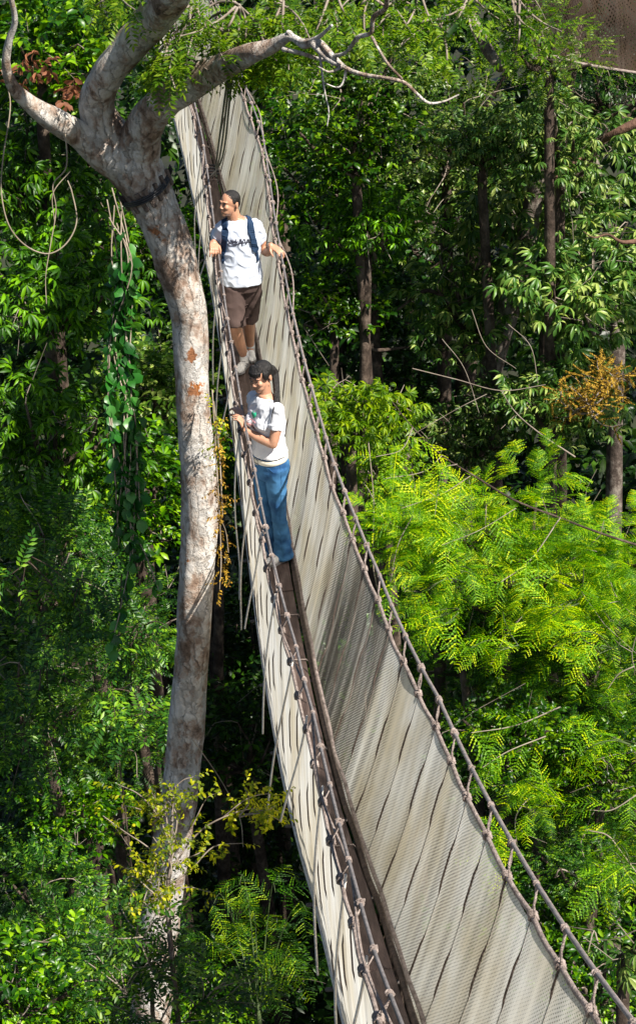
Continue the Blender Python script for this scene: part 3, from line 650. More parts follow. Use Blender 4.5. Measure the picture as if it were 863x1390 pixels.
TREES = [
 # u, v, D, R, kind, material, label, kwargs
 (50, 60, 26, 1.5, 'ovate', 'ovate', 'dark glossy leafed tree filling the top left corner behind the thin left limb', dict(var=0)),
 (30, 250, 27, 1.3, 'whorl', 'whorlgreen', 'shaded green tree left of the fork, behind the hanging looped liana', dict(var=1)),
 (60, 400, 25, 1.25, 'whorl', 'whorlgreen', 'bright green finger leafed tree at the left edge, level with the man', dict(var=0)),
 (175, 330, 27.5, 1.0, 'ovate', 'ovate', 'dark tree directly behind the big leafed climber', dict(var=1)),
 (190, 520, 26, 1.1, 'ovate', 'small', 'light green tree peeping out between the climber and the pale trunk', dict(var=0)),
 (60, 600, 24.5, 1.2, 'whorl', 'whorlgreen', 'green finger leafed tree at the left edge, level with the woman', dict(var=1)),
 (180, 690, 25, 1.0, 'ovate', 'ovate', 'dark leafed tree left of the trunk, below the climber', dict(var=1)),
 (50, 790, 23.5, 1.15, 'pinnate', 'pinnate', 'bluish green tree with layered compound leaves at the left edge, half way down', dict(var=0)),
 (170, 860, 23, .85, 'pinnate', 'pinnate', 'sunlit compound leafed tree touching the left side of the pale trunk', dict(var=1)),
 (55, 960, 22.5, .95, 'pinnate', 'pinnate', 'compound leafed tree at the lower left with reddish twigs beneath it', dict(var=1)),
 (150, 1010, 24, .8, 'pinnate', 'pinnate', 'low dark compound leafed tree left of the trunk foot of the picture', dict(var=0)),
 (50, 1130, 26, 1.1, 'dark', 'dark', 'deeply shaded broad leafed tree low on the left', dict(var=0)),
 (70, 1250, 23, 1.0, 'pinnate', 'pinnate', 'compound leafed tree in the bottom left corner', dict(var=0)),
 (110, 1090, 23.5, .8, 'ovate', 'ovate', 'broad leafed tree low on the left between the compound leafed ones', dict(var=0)),
 (260, 1380, 22, .8, 'ovate', 'ovate', 'leafy tree at the bottom edge right of the pale trunk', dict(var=1)),
 (20, 1350, 21, .9, 'ovate', 'ovate', 'leafy tree cut by the bottom left corner of the picture', dict(var=1)),
 (60, 690, 27, 1.2, 'ovate', 'ovate', 'dark tree in the gap above the bluish compound leafed tree', dict(var=0)),
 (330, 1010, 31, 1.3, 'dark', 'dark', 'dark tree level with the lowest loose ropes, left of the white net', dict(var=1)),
 (300, 480, 31, 1.2, 'ovate', 'ovate', 'leafy tree just left of the net beside the men walking legs'.replace('men walking', "man's"), dict(var=1)),
 (190, 1330, 23, .9, 'pinnate', 'pinnate', 'small compound leafed tree growing across the foot of the pale trunk', dict(var=1)),
 (255, 330, 29, 1.1, 'ovate', 'ovate', 'leafy tree seen in the gap between the pale trunk and the man', dict(var=0)),
 (300, 640, 30, 1.0, 'ovate', 'ovate', 'tree in the narrow gap between the pale trunk and the white net', dict(var=1)),
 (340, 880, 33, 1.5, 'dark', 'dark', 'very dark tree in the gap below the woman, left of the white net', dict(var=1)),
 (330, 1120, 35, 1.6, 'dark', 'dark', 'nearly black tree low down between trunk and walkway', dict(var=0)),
 (480, 60, 25, 1.3, 'small', 'small', 'fine leafed sunlit tree behind the bare pale branches', dict(var=0)),
 (610, 160, 26.5, 1.5, 'small', 'small', 'fine leafed tree at top centre behind the cut grey stub', dict(var=1)),
 (440, 230, 28, 1.3, 'ovate', 'ovate', 'dark glossy tree directly right of the far end of the walkway', dict(var=1)),
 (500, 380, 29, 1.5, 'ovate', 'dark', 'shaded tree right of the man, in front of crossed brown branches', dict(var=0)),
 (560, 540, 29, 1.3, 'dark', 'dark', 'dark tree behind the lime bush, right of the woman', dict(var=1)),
 (700, 270, 26, 1.45, 'whorl', 'whorl', 'pale finger leafed tree with a thick leaning trunk, upper right', dict(var=0, bark=M_bgrey, path=[(735, 215, 22, 24.2), (722, 280, 27, 24.3), (704, 370, 30, 24.4), (680, 450, 32, 24.5), (640, 600, 34, 24.6), (615, 700, 36, 24.7), (590, 900, 38, 24.8)])),
 (800, 390, 24.5, 1.2, 'whorl', 'whorl', 'sunlit finger leafed tree at the right edge above the golden flowers', dict(var=1, bark=M_bgrey, path=[(803, 210, 18, 25.4), (812, 260, 20, 25.4), (832, 330, 18, 25.4), (838, 430, 20, 25.4), (835, 560, 22, 25.4), (830, 800, 24, 25.4)])),
 (640, 420, 26.5, 1.1, 'whorl', 'whorl', 'finger leafed tree with a straight dark trunk near the middle right', dict(var=1, path=[(652, 290, 22, 26.2), (645, 330, 25, 26.2), (640, 420, 26, 26.2), (632, 520, 27, 26.2), (628, 700, 28, 26.2)])),
 (480, 190, 24.5, .95, 'ovate', 'ovate', 'glossy leafed crown right of the top end of the handrail', dict(var=1)),
 (500, 310, 25, .85, 'whorl', 'whorlgreen', 'green finger leafed crown right of the handrail, level with the man', dict(var=0)),
 (455, 400, 25.5, .8, 'ovate', 'ovate', 'small glossy crown above the lime bush beside the handrail', dict(var=0)),
 (650, 190, 24.5, .8, 'whorl', 'whorl', 'finger leafed crown high at centre right, just under the cut grey stub', dict(var=0)),
 (760, 200, 24, .9, 'whorl', 'whorl', 'finger leafed crown at upper right between stub and reddish bough', dict(var=1)),
 (750, 540, 24.5, 1.0, 'whorl', 'whorl', 'drooping finger leafed tree just below the golden flower cluster', dict(var=0)),
 (640, 590, 25.5, .85, 'whorl', 'whorl', 'finger leafed tree tucked above the bright feathery tree', dict(var=1)),
 (830, 110, 28, 1.3, 'small', 'dark', 'dark tree in the top right corner below the brown netting', dict(var=1, path=[(785, -10, 26, 27), (775, 70, 24, 27), (762, 150, 24, 27), (750, 260, 26, 27), (745, 500, 28, 27)])),
 (745, 60, 23, .8, 'top', 'top', 'feathery green sprays hanging in at the top edge, left of the brown netting', dict(var=1, cat='tree')),
 (690, 760, 20.5, 1.1, 'feather', 'feather', 'bright yellow green feathery tree right of the walkway, largest of its kind', dict(var=0)),
 (600, 720, 21, .75, 'feather', 'feather', 'feathery lime tree whose tips reach the right hand cable', dict(var=1)),
 (820, 750, 20.5, .95, 'feather', 'feather', 'bright feathery tree at the right edge below the long bare stem', dict(var=1)),
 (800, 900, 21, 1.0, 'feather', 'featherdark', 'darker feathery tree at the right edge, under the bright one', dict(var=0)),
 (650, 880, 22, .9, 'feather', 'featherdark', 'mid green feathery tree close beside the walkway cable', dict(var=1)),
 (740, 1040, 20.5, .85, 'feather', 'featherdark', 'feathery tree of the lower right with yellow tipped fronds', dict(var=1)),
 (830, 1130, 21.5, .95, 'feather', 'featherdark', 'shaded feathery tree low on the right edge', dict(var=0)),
 (680, 1100, 22.5, .7, 'ovate', 'ovate', 'broad leafed tree showing just outside the lower right cable', dict(var=0)),
 (760, 1250, 22, .95, 'ovate', 'ovate', 'dark broad leafed tree at the bottom right beside the cable end', dict(var=1)),
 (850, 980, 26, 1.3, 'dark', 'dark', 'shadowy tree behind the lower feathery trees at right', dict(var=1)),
 (690, 1000, 20.3, .6, 'ovate', 'ovate', 'broad leafed sapling between feathery trees right of the cable', dict(var=0)),
 (820, 1040, 20, .55, 'ovate', 'ovate', 'broad leafed sapling at the right edge above the reddish twig', dict(var=1)),
 (620, 850, 21, .45, 'ovate', 'ovate', 'round leafed sapling against the cable under the bright feathery tree', dict(var=1)),
 (690, 1230, 20.8, .75, 'ovate', 'ovate', 'leafy tree hugging the lowest stretch of the right cable', dict(var=0)),
 (800, 1180, 20.3, .6, 'pinnate', 'pinnate', 'compound leafed sapling low at the right edge', dict(var=1)),
 (800, 1340, 20.5, .8, 'ovate', 'ovate', 'leafy tree filling the bottom right corner behind the pale shrub', dict(var=1)),
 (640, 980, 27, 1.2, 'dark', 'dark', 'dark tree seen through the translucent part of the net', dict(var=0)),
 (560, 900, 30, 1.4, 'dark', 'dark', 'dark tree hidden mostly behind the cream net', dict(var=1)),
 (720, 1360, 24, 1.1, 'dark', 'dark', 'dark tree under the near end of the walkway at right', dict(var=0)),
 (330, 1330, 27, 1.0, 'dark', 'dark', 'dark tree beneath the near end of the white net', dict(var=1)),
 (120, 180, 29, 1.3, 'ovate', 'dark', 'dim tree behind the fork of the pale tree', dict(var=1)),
 (560, 290, 31, 1.4, 'small', 'small', 'hazy sunlit tree deep in the gap right of the far handrail', dict(var=0)),
 (350, 60, 30, 1.3, 'ovate', 'ovate', 'tree closing the view above the far end of the walkway', dict(var=0)),
]
TR = {}
for (u, v, D, R, k, m_, lab, kw) in TREES: TR[lab] = mtree(F, u, v, D, R, k, m_, lab, **kw)
mtree('bush', 475, 560, 21.5, .72, 'whorl', 'lime', 'lime green bush touching the handrail right of the woman', 'bush', var=0)
mtree('bush', 520, 640, 22.5, .5, 'whorl', 'lime', 'small lime bush low beside the handrail, below the larger lime one', 'bush', var=1)
#mtree('shrub', 205, 1125, 20.5, .62, 'yellow', 'yellow', 'yellow leafed shrub crossing in front of the lower pale trunk', 'shrub', var=0, twigs=22)
#mtree('shrub', 335, 1125, 22.5, .5, 'yellow', 'yellow', 'straggly yellow leafed shrub between the trunk and the white net', 'shrub', var=0, twigs=22)
#mtree('shrub', 190, 1215, 20.5, .42, 'yellow', 'yellow', 'lowest yellow leafed shrub left of the trunk near the bottom', 'shrub', var=0)
mtree('shrub', 845, 1290, 12.5, .26, 'bigpale', 'whorl', 'close blurred pale leafed shrub in the bottom right corner', 'shrub', var=0, twigs=4)
# foliage strung along twigs at given places of the photo
def twiggy(branches, kind, mt, parent, space=.09, ssc=1.0, down=.15, fname='foliage', bname='twigs', wood=None, spread=1.0, sprigs=None, tipkeep=0.15):
    sps = sprigs or [SP[kind]() for _ in range(4)]; pos = []; dr = []; mb = MB(); off = -Vector(parent.location)
    for rows in branches:
        pts = crom([list(at(u, v, D))+[wd/2/FPX*D] for u, v, wd, D in rows], 6); mb.tube(pts[:, :3], pts[:, 3], 6, wob=.1)
        seg = np.linalg.norm(np.diff(pts[:, :3], axis=0), axis=1); cum = np.concatenate([[0], np.cumsum(seg)]); n = max(2, int(cum[-1]/space))
        for t in np.linspace(cum[-1]*tipkeep, cum[-1], n):
            p = np.array([np.interp(t, cum, pts[:, k]) for k in range(3)]); i = min(len(seg)-1, max(0, np.searchsorted(cum, t)-1)); tg = pts[i+1, :3]-pts[i, :3]; tg /= np.linalg.norm(tg)
            d = RNG.normal(0, spread, 3)+tg*.6; d[2] -= down; pos.append(p+RNG.normal(0, .015, 3)); dr.append(d)
    V, T = place(sps, np.array(pos), np.array(dr), RNG.uniform(.75, 1.2, len(pos))*ssc, roll=.4)
    o = link(fname, tris_mesh(fname, V, T), LM[mt], parent); o.location = off
    if bname: 
        o = mb.build(bname, wood or M_twig, parent); o.location = off
def fan(u0, v0, D, n, length, ang0, ang1, curve=10, w0=4, dD=.5):
    out = []
    for i in range(n):
        a = rad(random.uniform(ang0, ang1)); L = length*random.uniform(.6, 1.1); c = random.uniform(-curve, curve)
        su, sv = u0+random.uniform(-6, 6), v0+random.uniform(-6, 6)
        out.append([(su+math.cos(a)*L*t-math.sin(a)*c*4*t*(1-t), sv+math.sin(a)*L*t+math.cos(a)*c*4*t*(1-t)+L*.15*t*t, w0*(1-.7*t)+.5, D+dD*t*random.uniform(-1, 1)) for t in (0, .35, .7, 1)])
    return out
br = []
for (u, v, D, n, L, a0, a1) in [(350, 30, 12.1, 6, 60, 0, 120), (400, 25, 12.1, 5, 55, 0, 150), (262, 12, 12.2, 8, 75, 20, 175), (225, 60, 12.2, 5, 60, 10, 120), (320, 5, 12.2, 7, 85, 10, 170), (380, 0, 12.2, 7, 75, 10, 170), (300, 40, 12.2, 5, 60, -10, 70), (450, -10, 12.2, 6, 70, 10, 170), (150, -30, 12.2, 4, 60, 20, 150)]:
    br += fan(u, v, D, n, L, a0, a1)
twiggy(br, 'pinnate', 'top', tree, .065, .58, .25)
br = []
for (u, v, D, n, L, a0, a1) in [(510, -20, 21.5, 6, 80, 20, 160), (570, -15, 21.5, 6, 80, 20, 160), (640, -10, 21.5, 5, 75, 20, 160), (700, 0, 21.8, 5, 70, 20, 150), (600, 30, 21.5, 4, 60, 20, 160)]:
    br += fan(u, v, D, n, L, a0, a1)
twiggy(br, 'pinnate', 'top', TR['fine leafed tree at top centre behind the cut grey stub'], .1, .95, .25)
# high boughs of the same tree, above the picture: they shade parts of the place below
me_, lob_, R_ = crown('ovate', 0)
for (x, y, z, sc) in ((-3.2, 11.0, 29.5, 1.3), (-5.2, 14, 29.5, 1.3)):
    o = bpy.data.objects.new('crown', MESHCOPY['ovate', 0, 'ovate']); COL.objects.link(o); o.parent = tree; o.location = Vector((x, y, z))+TI; o.scale = (sc, sc, sc*.6); o.rotation_euler = (0, 0, x)
# unseen tall trees added right of the view, so their crowns shade the forest depths
for k, (x, y, z, sc) in enumerate(((9, 31, 25.5, 2.3), (14, 29, 27, 2.3), (18, 34, 27, 2.4), (12, 38, 26.5, 2.5), (7.5, 36, 25, 2.0), (12.5, 15.5, 30, 1.6), (15, 20, 30.5, 1.8), (19, 25, 30, 2.2))):
    e = empty('forest_tree', (x, y, 0)); tag(e, ['broad', 'spreading', 'heavy', 'huge', 'lower', 'slim', 'high', 'far'][k]+' unseen canopy tree added right of the view to shade the forest', 'tree')
    o = bpy.data.objects.new('crown', MESHCOPY['ovate', k % 2, 'ovate']); COL.objects.link(o); o.parent = e; o.location = (0, 0, z); o.scale = (sc, sc, sc*.55); o.rotation_euler = (0, 0, k)
    b = MB(); b.tube([(0, 0, -.3), (.2, .1, z*.3), (-.1, .1, z*.7), (0, 0, z)], [.4, .3, .24, .12], 10, wob=.1); b.build('trunk', M_bbrown, e)
# straggling yellow leafed shrub
def plant(name, label, cat, u, v, D, group=None):
    p = at(u, v, D); e = empty(name, (p[0], p[1], 0)); return tag(e, label, cat, group)
def stemdown(e, rows, m_=None, name='stem', r=None):
    mb = MB(); pts = [np.array(at(u, v, D)) for u, v, w_, D in rows]; rr_ = [w_/2/FPX*D for u, v, w_, D in rows]; q = crom([list(p)+[r_] for p, r_ in zip(pts, rr_)], 6)
    last = q[-1]; ext = [[last[0]+.1*math.sin(t*5)*t, last[1]+.1*t, last[2]*(1-t)-.2*t, last[3]*(1+.8*t)] for t in np.linspace(.1, 1, 9)]; q = np.vstack([q, ext])
    mb.tube(q[:, :3], q[:, 3], 8, wob=.15); o = mb.build(name, m_ or M_bgrey, e); o.location = -Vector(e.location); return o
e = plant('shrub', 'straggling yellow leafed shrub whose sprays cross the lower pale trunk and reach towards the white net', 'shrub', 232, 1230, 10.8)
e['label'] = 'straggling yellow leafed shrub with sprays crossing in front of the lower pale trunk'
stemdown(e, [(235, 1080, 3, 10.8), (232, 1150, 5, 10.8), (228, 1230, 7, 10.8), (235, 1320, 8, 10.8)])
ys = [[(232, 1150, 3, 10.8), (215, 1110, 2.5, 10.8), (190, 1080, 2, 10.8), (160, 1065, 1, 10.8)], [(232, 1150, 3, 10.8), (225, 1090, 2, 10.8), (245, 1062, 1.5, 10.8), (262, 1055, 1, 10.8)], [(232, 1180, 3, 10.8), (200, 1150, 2, 10.8), (170, 1130, 1.5, 10.8), (140, 1108, 1, 10.8)],
      [(232, 1180, 3, 10.8), (270, 1130, 2.5, 10.8), (315, 1105, 2, 10.8), (350, 1098, 1.5, 11.2), (383, 1102, 1, 11.3)], [(300, 1112, 2, 10.8), (335, 1085, 1.5, 10.8), (365, 1078, 1, 11.3), (380, 1085, 1, 11.3)], [(232, 1200, 3, 10.8), (260, 1180, 2, 10.8), (290, 1150, 2, 10.8), (330, 1145, 1, 10.8)],
      [(230, 1230, 3, 10.8), (205, 1210, 2, 10.8), (180, 1190, 1.5, 10.8), (165, 1200, 1, 10.8)], [(230, 1235, 3, 10.8), (210, 1240, 2, 10.8), (195, 1225, 1.5, 10.8)], [(232, 1160, 3, 10.8), (240, 1110, 2, 10.8), (222, 1080, 1, 10.8)], [(262, 1120, 2, 10.8), (280, 1085, 1, 10.8), (300, 1075, 1, 10.8)], [(225, 1215, 2, 10.8), (255, 1205, 1.5, 10.8), (285, 1212, 1, 10.8)]]
ys += fan(215, 1110, 10.8, 6, 55, 150, 330, w0=2, dD=.2)+fan(235, 1170, 10.8, 6, 50, 0, 360, w0=2, dD=.2)+fan(330, 1110, 10.8, 4, 50, 180, 380, w0=2, dD=.2)+fan(205, 1200, 10.8, 4, 40, 90, 290, w0=2, dD=.2)
twiggy(ys, 'yellow', 'yellow', e, .045, .45, .05, spread=.8)
e = plant('shrub', 'dark green compound leafed shrub hiding the lowest visible part of the pale trunk', 'shrub', 205, 1330, 10.8)
ds = []
for (u, v, n_, a0, a1) in ((215, 1330, 9, 180, 360), (170, 1350, 7, 180, 340), (270, 1370, 7, 200, 360), (220, 1390, 6, 180, 360), (190, 1275, 4, 170, 340)): ds += fan(u, v, 10.9, n_, 85, a0, a1, w0=2, dD=.25)
twiggy(ds, 'pinnate', 'pinnate', e, .07, .6, .1)
stemdown(e, [(205, 1330, 5, 10.9), (208, 1390, 7, 12.2)], M_bbrown)
# big leafed climber hanging left of the trunk
e = plant('climbing_vine', 'big leafed dark green climber hanging like a column left of the pale trunk', 'vine', 165, 700, 18.6)
heart = []
for _ in range(4): heart.append(comb([(leaf(.17, .13, .3, .12)[0]@rot('X', rr.uniform(-.9, -.3)).T@rot('Z', rr.uniform(-.5, .5)).T, leaf(.17, .13)[1])]))
vb = []
for k in range(7):
    vb.append([(152+10*math.sin(k*2.1)+k, 255+8*k, 2, 18.6), (166+14*math.sin(k*1.3+1), 360, 2, 18.6+.1*math.sin(k)), (162+16*math.sin(k*1.7+2), 470, 2, 18.7), (168+18*math.sin(k*2.3), 580, 2, 18.7), (174+18*math.sin(k*1.1), 680+12*k, 2, 18.7)])
vb += [[(170, 660, 2, 18.7), (178, 740, 2, 18.7), (165, 820, 2, 18.7), (150, 880, 1, 18.7)], [(172, 700, 2, 18.7), (200, 760, 2, 18.7), (215, 800, 1, 18.6)]]
twiggy(vb, 'ovate', 'vine', e, .032, .66, .75, sprigs=heart, wood=M_liana, bname='stem', spread=.7)
stemdown(e, [(165, 780, 2, 19.2), (160, 900, 2, 20), (158, 1000, 2, 20.5)], M_bbrown)
# yellow creeper on the right flank of the trunk
e = plant('creeper', 'small yellow and rust leafed creeper clinging to the right flank of the pale trunk', 'creeper', 297, 800, 13.6)
twiggy([[(288, 530, 2, 13.3), (292, 600, 2, 13.3), (297, 680, 2, 13.3), (300, 760, 1.5, 13.3), (298, 800, 1, 13.3)], [(290, 545, 2, 13.3), (298, 620, 2, 13.3), (302, 700, 2, 13.3)], [(296, 700, 1, 13.3), (306, 720, 1, 13.3), (310, 750, 1, 13.3)]], 'small', 'gold', e, .035, .42, .5, wood=M_liana)
twiggy([[(290, 540, 1, 13.3), (296, 580, 1, 13.3), (297, 625, 1, 13.3)]], 'small', 'yellow', e, .03, .5, .4, bname=None)
# lianas
def liana(rows, label, D=18, r=None, name='liana'):
    p = at(rows[-1][0], rows[-1][1], rows[-1][3]); e = MB(); q = crom([list(at(u, v, d))+[w_/2/FPX*d] for u, v, w_, d in rows], 8)
    e.tube(q[:, :3], q[:, 3], 7, wob=.12); o = e.build(name, M_liana); return tag(o, label, 'liana')
liana([(2, 95, 1.5, 12.5), (14, 140, 1.8, 12.5), (4, 215, 2, 12.5), (2, 262, 2, 12.5), (12, 305, 2, 12.5), (35, 333, 2, 12.5), (65, 344, 2, 12.5), (90, 330, 2, 12.5), (104, 300, 2, 12.5), (98, 262, 2, 12.5), (92, 245, 1.5, 12.5)], 'thin bare liana hanging in a wide loop at the left edge below the limb')
liana([(88, 172, 2, 12.5), (90, 225, 2, 12.5), (72, 250, 1.6, 12.5), (76, 285, 1.6, 12.5), (68, 335, 1.5, 12.5), (62, 375, 1.2, 12.5), (63, 412, 1, 12.5)], 'thin liana dangling straight down from the left limb of the pale tree')
liana([(95, 232, 1.5, 12.5), (72, 262, 1.4, 12.5), (74, 300, 1.2, 12.5)], 'short fine liana beside the fork of the pale tree')
liana([(500, 600, 1.5, 21), (507, 680, 1.5, 21), (506, 760, 1.5, 21), (512, 800, 1.2, 21)], 'straight thin liana hanging just right of the handrail below the woman')
liana([(262, 1005, 1.5, 12.9), (300, 1060, 1.2, 13), (325, 1110, 1.2, 13), (330, 1150, 1, 13)], 'arching bare twig liana between lower trunk and white net')
# collar round the trunk
e = empty('cable_collar', tuple(at_y(205, 262, 12.3))); tag(e, 'black cord padded with upright wooden blocks, tied round the pale trunk below its fork', 'cord')
EO = -Vector(e.location)
tb = bvh_all = None
cu = [(164, 258), (172, 274), (186, 273), (202, 266), (217, 254), (229, 238), (232, 226)]
cen = np.array([at_y(180, 234, 12.5), at_y(200, 262, 12.5), at_y(215, 290, 12.5)])
ax = Vector(cen[2]-cen[0]).normalized()
trunk_me = [o for o in tree.children if o.name.startswith('trunk')][0].data
TB = BVHTree.FromPolygons([v.co for v in trunk_me.vertices], [tuple(p.vertices) for p in trunk_me.polygons])
def hitp(u, v, off):
    d = Vector(at_y(u, v, 12.5)-Cc).normalized(); h = TB.ray_cast(Vector(Cc), d)
    if h[0] is None: return Vector(at_y(u, v, 12.5)), -d
    return h[0]+h[1]*off, h[1]
cp = [hitp(u, v, .022)[0] for u, v in cu]
for k in range(3):
    b = MB(); q = crom([list(p+ax*(.012*(k-1))) for p in cp], 5); b.tube(q, .006, 6); o = b.build('cord', bpy.data.materials['cord_black'], e); o.location = EO
for (u, v, L) in [(172, 275, .15), (182, 277, .17), (193, 274, .19), (203, 268, .19), (213, 260, .17), (221, 250, .17), (228, 240, .15)]:
    p, nrm = hitp(u, v, .008); z = (ax-nrm*ax.dot(nrm)).normalized(); x = z.cross(nrm); M = Matrix((x, nrm, z)).transposed()
    b = MB(); b.box((0, 0, 0), (.024, .020, L*.68), M); b.v = [tuple(Vector(q)+p) for q in b.v]; o = b.build('wood_block', M_ropedark, e, smooth=False); o.location = EO; md = o.modifiers.new('b', 'BEVEL'); md.width = .003
b = MB(); q = crom([list(cp[-1]), list(cp[-1]+Vector((.25, .9, .3))), list(P_(20.3, cabR(20.3), HC))], 6)
ol = []
T_ = TR['bluish green tree with layered compound leaves at the left edge, half way down']
for (u, v, n_, L_) in ((40, 760, 6, 90), (110, 790, 6, 80), (190, 850, 6, 60), (60, 900, 6, 80), (150, 930, 6, 70), (30, 1000, 5, 70), (200, 960, 4, 50)): ol += fan(u, v, 19.8, n_, L_, 0, 180, w0=1.5)
twiggy(ol, 'pinnate', 'pinnate', T_, .10, .95, .35, wood=M_bbrown)
# ferns at the bottom
M_stalk = simple('stalk_green', [(.3, (.03, .05, .015)), (.7, (.07, .1, .03))], 9, .6)
fr = [sp_feather(.8, 15) for _ in range(3)]
e = plant('fern', 'large bluish green fern with arching fronds low between the trunk and the white net', 'fern', 350, 1300, 22)
twiggy([[(u0*.3+350*.7, 1370, 2.5, 22), (u0*.5+u1*.5, (1330+v1)/2-10, 1.6, 21.9), (u1, v1, 1, 21.7), (u1*1.25-u0*.25, v1+12, .6, 21.6)] for u0, u1, v1 in ((340, 300, 1215), (350, 330, 1190), (355, 370, 1200), (360, 405, 1225), (350, 425, 1270), (340, 290, 1280), (350, 345, 1240), (360, 390, 1290))], 'feather', 'featherdark', e, .17, .5, .25, sprigs=fr, spread=.6, bname='stalks', wood=M_stalk)
stemdown(e, [(350, 1362, 5, 22), (352, 1390, 7, 22)], M_stalk)
# second walkway's netting at the top right
e = empty('rope_net', tuple(at(800, 60, 27))); tag(e, 'brown netting with a pale edge rope in the top right corner', 'net')
EO = -Vector(e.location)
edge = crom([list(at(u, v, 25.5)) for u, v in ((716, 62), (760, 78), (801, 88), (863, 98), (930, 108), (1000, 120))], 8)
V = []; UV_ = []; nh = 8
for i, p in enumerate(edge):
    for j in range(nh+1): V.append(p+np.array([.02*math.sin(i*1.3), .35*j/nh+.05*math.sin(j), 1.0*j/nh])); UV_.append((i*.12, j/nh))
b = MB(); b.add(V, [(i*(nh+1)+j, (i+1)*(nh+1)+j, (i+1)*(nh+1)+j+1, i*(nh+1)+j+1) for i in range(len(edge)-1) for j in range(nh)])
M_netB = netmat('net_brown', (.11, .08, .065), -.4, 24, 20); me = b.mesh('net'); ul = me.uv_layers.new(name='UVMap'); idx = np.zeros(len(me.loops), np.int32); me.loops.foreach_get('vertex_index', idx)
ul.data.foreach_set('uv', np.array(UV_, np.float32)[idx].ravel()); o = link('netting', me, M_netB, e); o.location = EO
for dz, r_ in ((0, .018), (1.0, .018)):
    b = MB(); b.tube([p+np.array([0, .35*dz, dz]) for p in edge], r_, 6); o = b.build('edge_rope', M_rope, e); o.location = EO
# golden blossom and extra boughs on the trees that carry them
T_ = TR['sunlit finger leafed tree at the right edge above the golden flowers']
twiggy(fan(800, 560, 23.2, 12, 55, 180, 380, w0=2)+fan(775, 560, 23.2, 6, 40, 150, 330, w0=2)+fan(825, 520, 23.2, 6, 40, 200, 400, w0=2), 'gold', 'gold', T_, .06, 1.1, -.1, fname='blossom', bname='blossom_stalks')
def bough(T_, rows, m_=None, name='bough'):
    b = MB(); q = crom([list(at(u, v, d))+[w_/2/FPX*d] for u, v, w_, d in rows], 7); b.tube(q[:, :3], q[:, 3], 10, wob=.2); o = b.build(name, m_ or M_bgrey, T_); o.location = -Vector(T_.location); return o
M_red = simple('bark_red', [(.3, (.06, .03, .02)), (.7, (.17, .09, .06))], 8, .85, .8, 25)
bough(T_, [(900, 150, 14, 23.5), (863, 166, 13, 23.5), (835, 180, 12, 23.6), (812, 193, 10, 23.8), (795, 212, 7, 24), (775, 222, 5, 24), (755, 240, 3, 24), (748, 262, 1.5, 24)], M_red)
bough(T_, [(880, 325, 9, 23.3), (845, 328, 5, 23.3), (825, 318, 3.5, 23.4), (806, 322, 2, 23.4), (792, 314, 1, 23.4)], M_red)
T_ = TR['fine leafed tree at top centre behind the cut grey stub']
bough(T_, [(612, -30, 14, 22.5), (630, 0, 15, 22.4), (645, 35, 16, 22.3), (662, 68, 17, 22.2), (678, 90, 15, 22.1)], M_bgrey, 'broken_bough')
T_ = TR['tree right of the man, in front of crossed brown branches'] if 'tree right of the man, in front of crossed brown branches' in TR else TR['shaded tree right of the man, in front of crossed brown branches']
bough(T_, [(480, 292, 4, 26), (530, 300, 6, 26), (590, 302, 5, 26), (610, 305, 3, 26)], M_bbrown); bough(T_, [(540, 420, 3, 26), (575, 395, 6, 26), (600, 400, 5, 26)], M_bbrown); bough(T_, [(505, 465, 3, 26), (510, 475, 5, 26), (560, 470, 3, 26)], M_bbrown)
T_ = TR['finger leafed tree tucked above the bright feathery tree']
for rows in ([(560, 500, 3, 23), (620, 515, 3, 23), (680, 530, 3, 23), (740, 522, 2, 23)], [(680, 530, 2.5, 23), (700, 560, 3, 23), (735, 590, 5, 23), (780, 620, 5, 23)], [(600, 460, 2, 23), (630, 500, 2, 23), (650, 560, 1.5, 23)], [(560, 590, 1.5, 23), (620, 555, 2, 23), (660, 535, 2.5, 23)], [(690, 440, 2, 23), (720, 470, 2, 23), (730, 520, 2, 23)], [(640, 420, 2, 23), (660, 470, 2, 23), (700, 500, 1.5, 23)]): bough(T_, [(a, b_, c*.45, d) for a, b_, c, d in rows], M_twig, 'bare_twig')
T_ = TR['bright yellow green feathery tree right of the walkway, largest of its kind']
bough(T_, [(532, 545, 1.2, 18.6), (560, 580, 1.5, 18.7), (600, 618, 2, 18.8), (650, 650, 2.5, 18.9), (700, 680, 3, 19), (760, 703, 3, 19.1), (810, 722, 3.2, 19.2), (880, 745, 3.5, 19.4)], M_bbrown, 'long_stem')
ff = [sp_feather(.42, 11) for _ in range(3)]
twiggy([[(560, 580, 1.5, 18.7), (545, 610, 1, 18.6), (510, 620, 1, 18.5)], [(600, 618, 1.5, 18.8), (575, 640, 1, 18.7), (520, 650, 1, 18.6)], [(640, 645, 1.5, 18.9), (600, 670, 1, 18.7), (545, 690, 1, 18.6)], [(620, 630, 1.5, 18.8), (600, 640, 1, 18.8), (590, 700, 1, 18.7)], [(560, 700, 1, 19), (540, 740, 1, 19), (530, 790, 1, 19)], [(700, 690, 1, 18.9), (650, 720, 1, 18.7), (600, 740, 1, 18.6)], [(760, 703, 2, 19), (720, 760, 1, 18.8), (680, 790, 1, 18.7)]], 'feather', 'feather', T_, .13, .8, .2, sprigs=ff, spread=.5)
T_ = TR['feathery tree of the lower right with yellow tipped fronds']
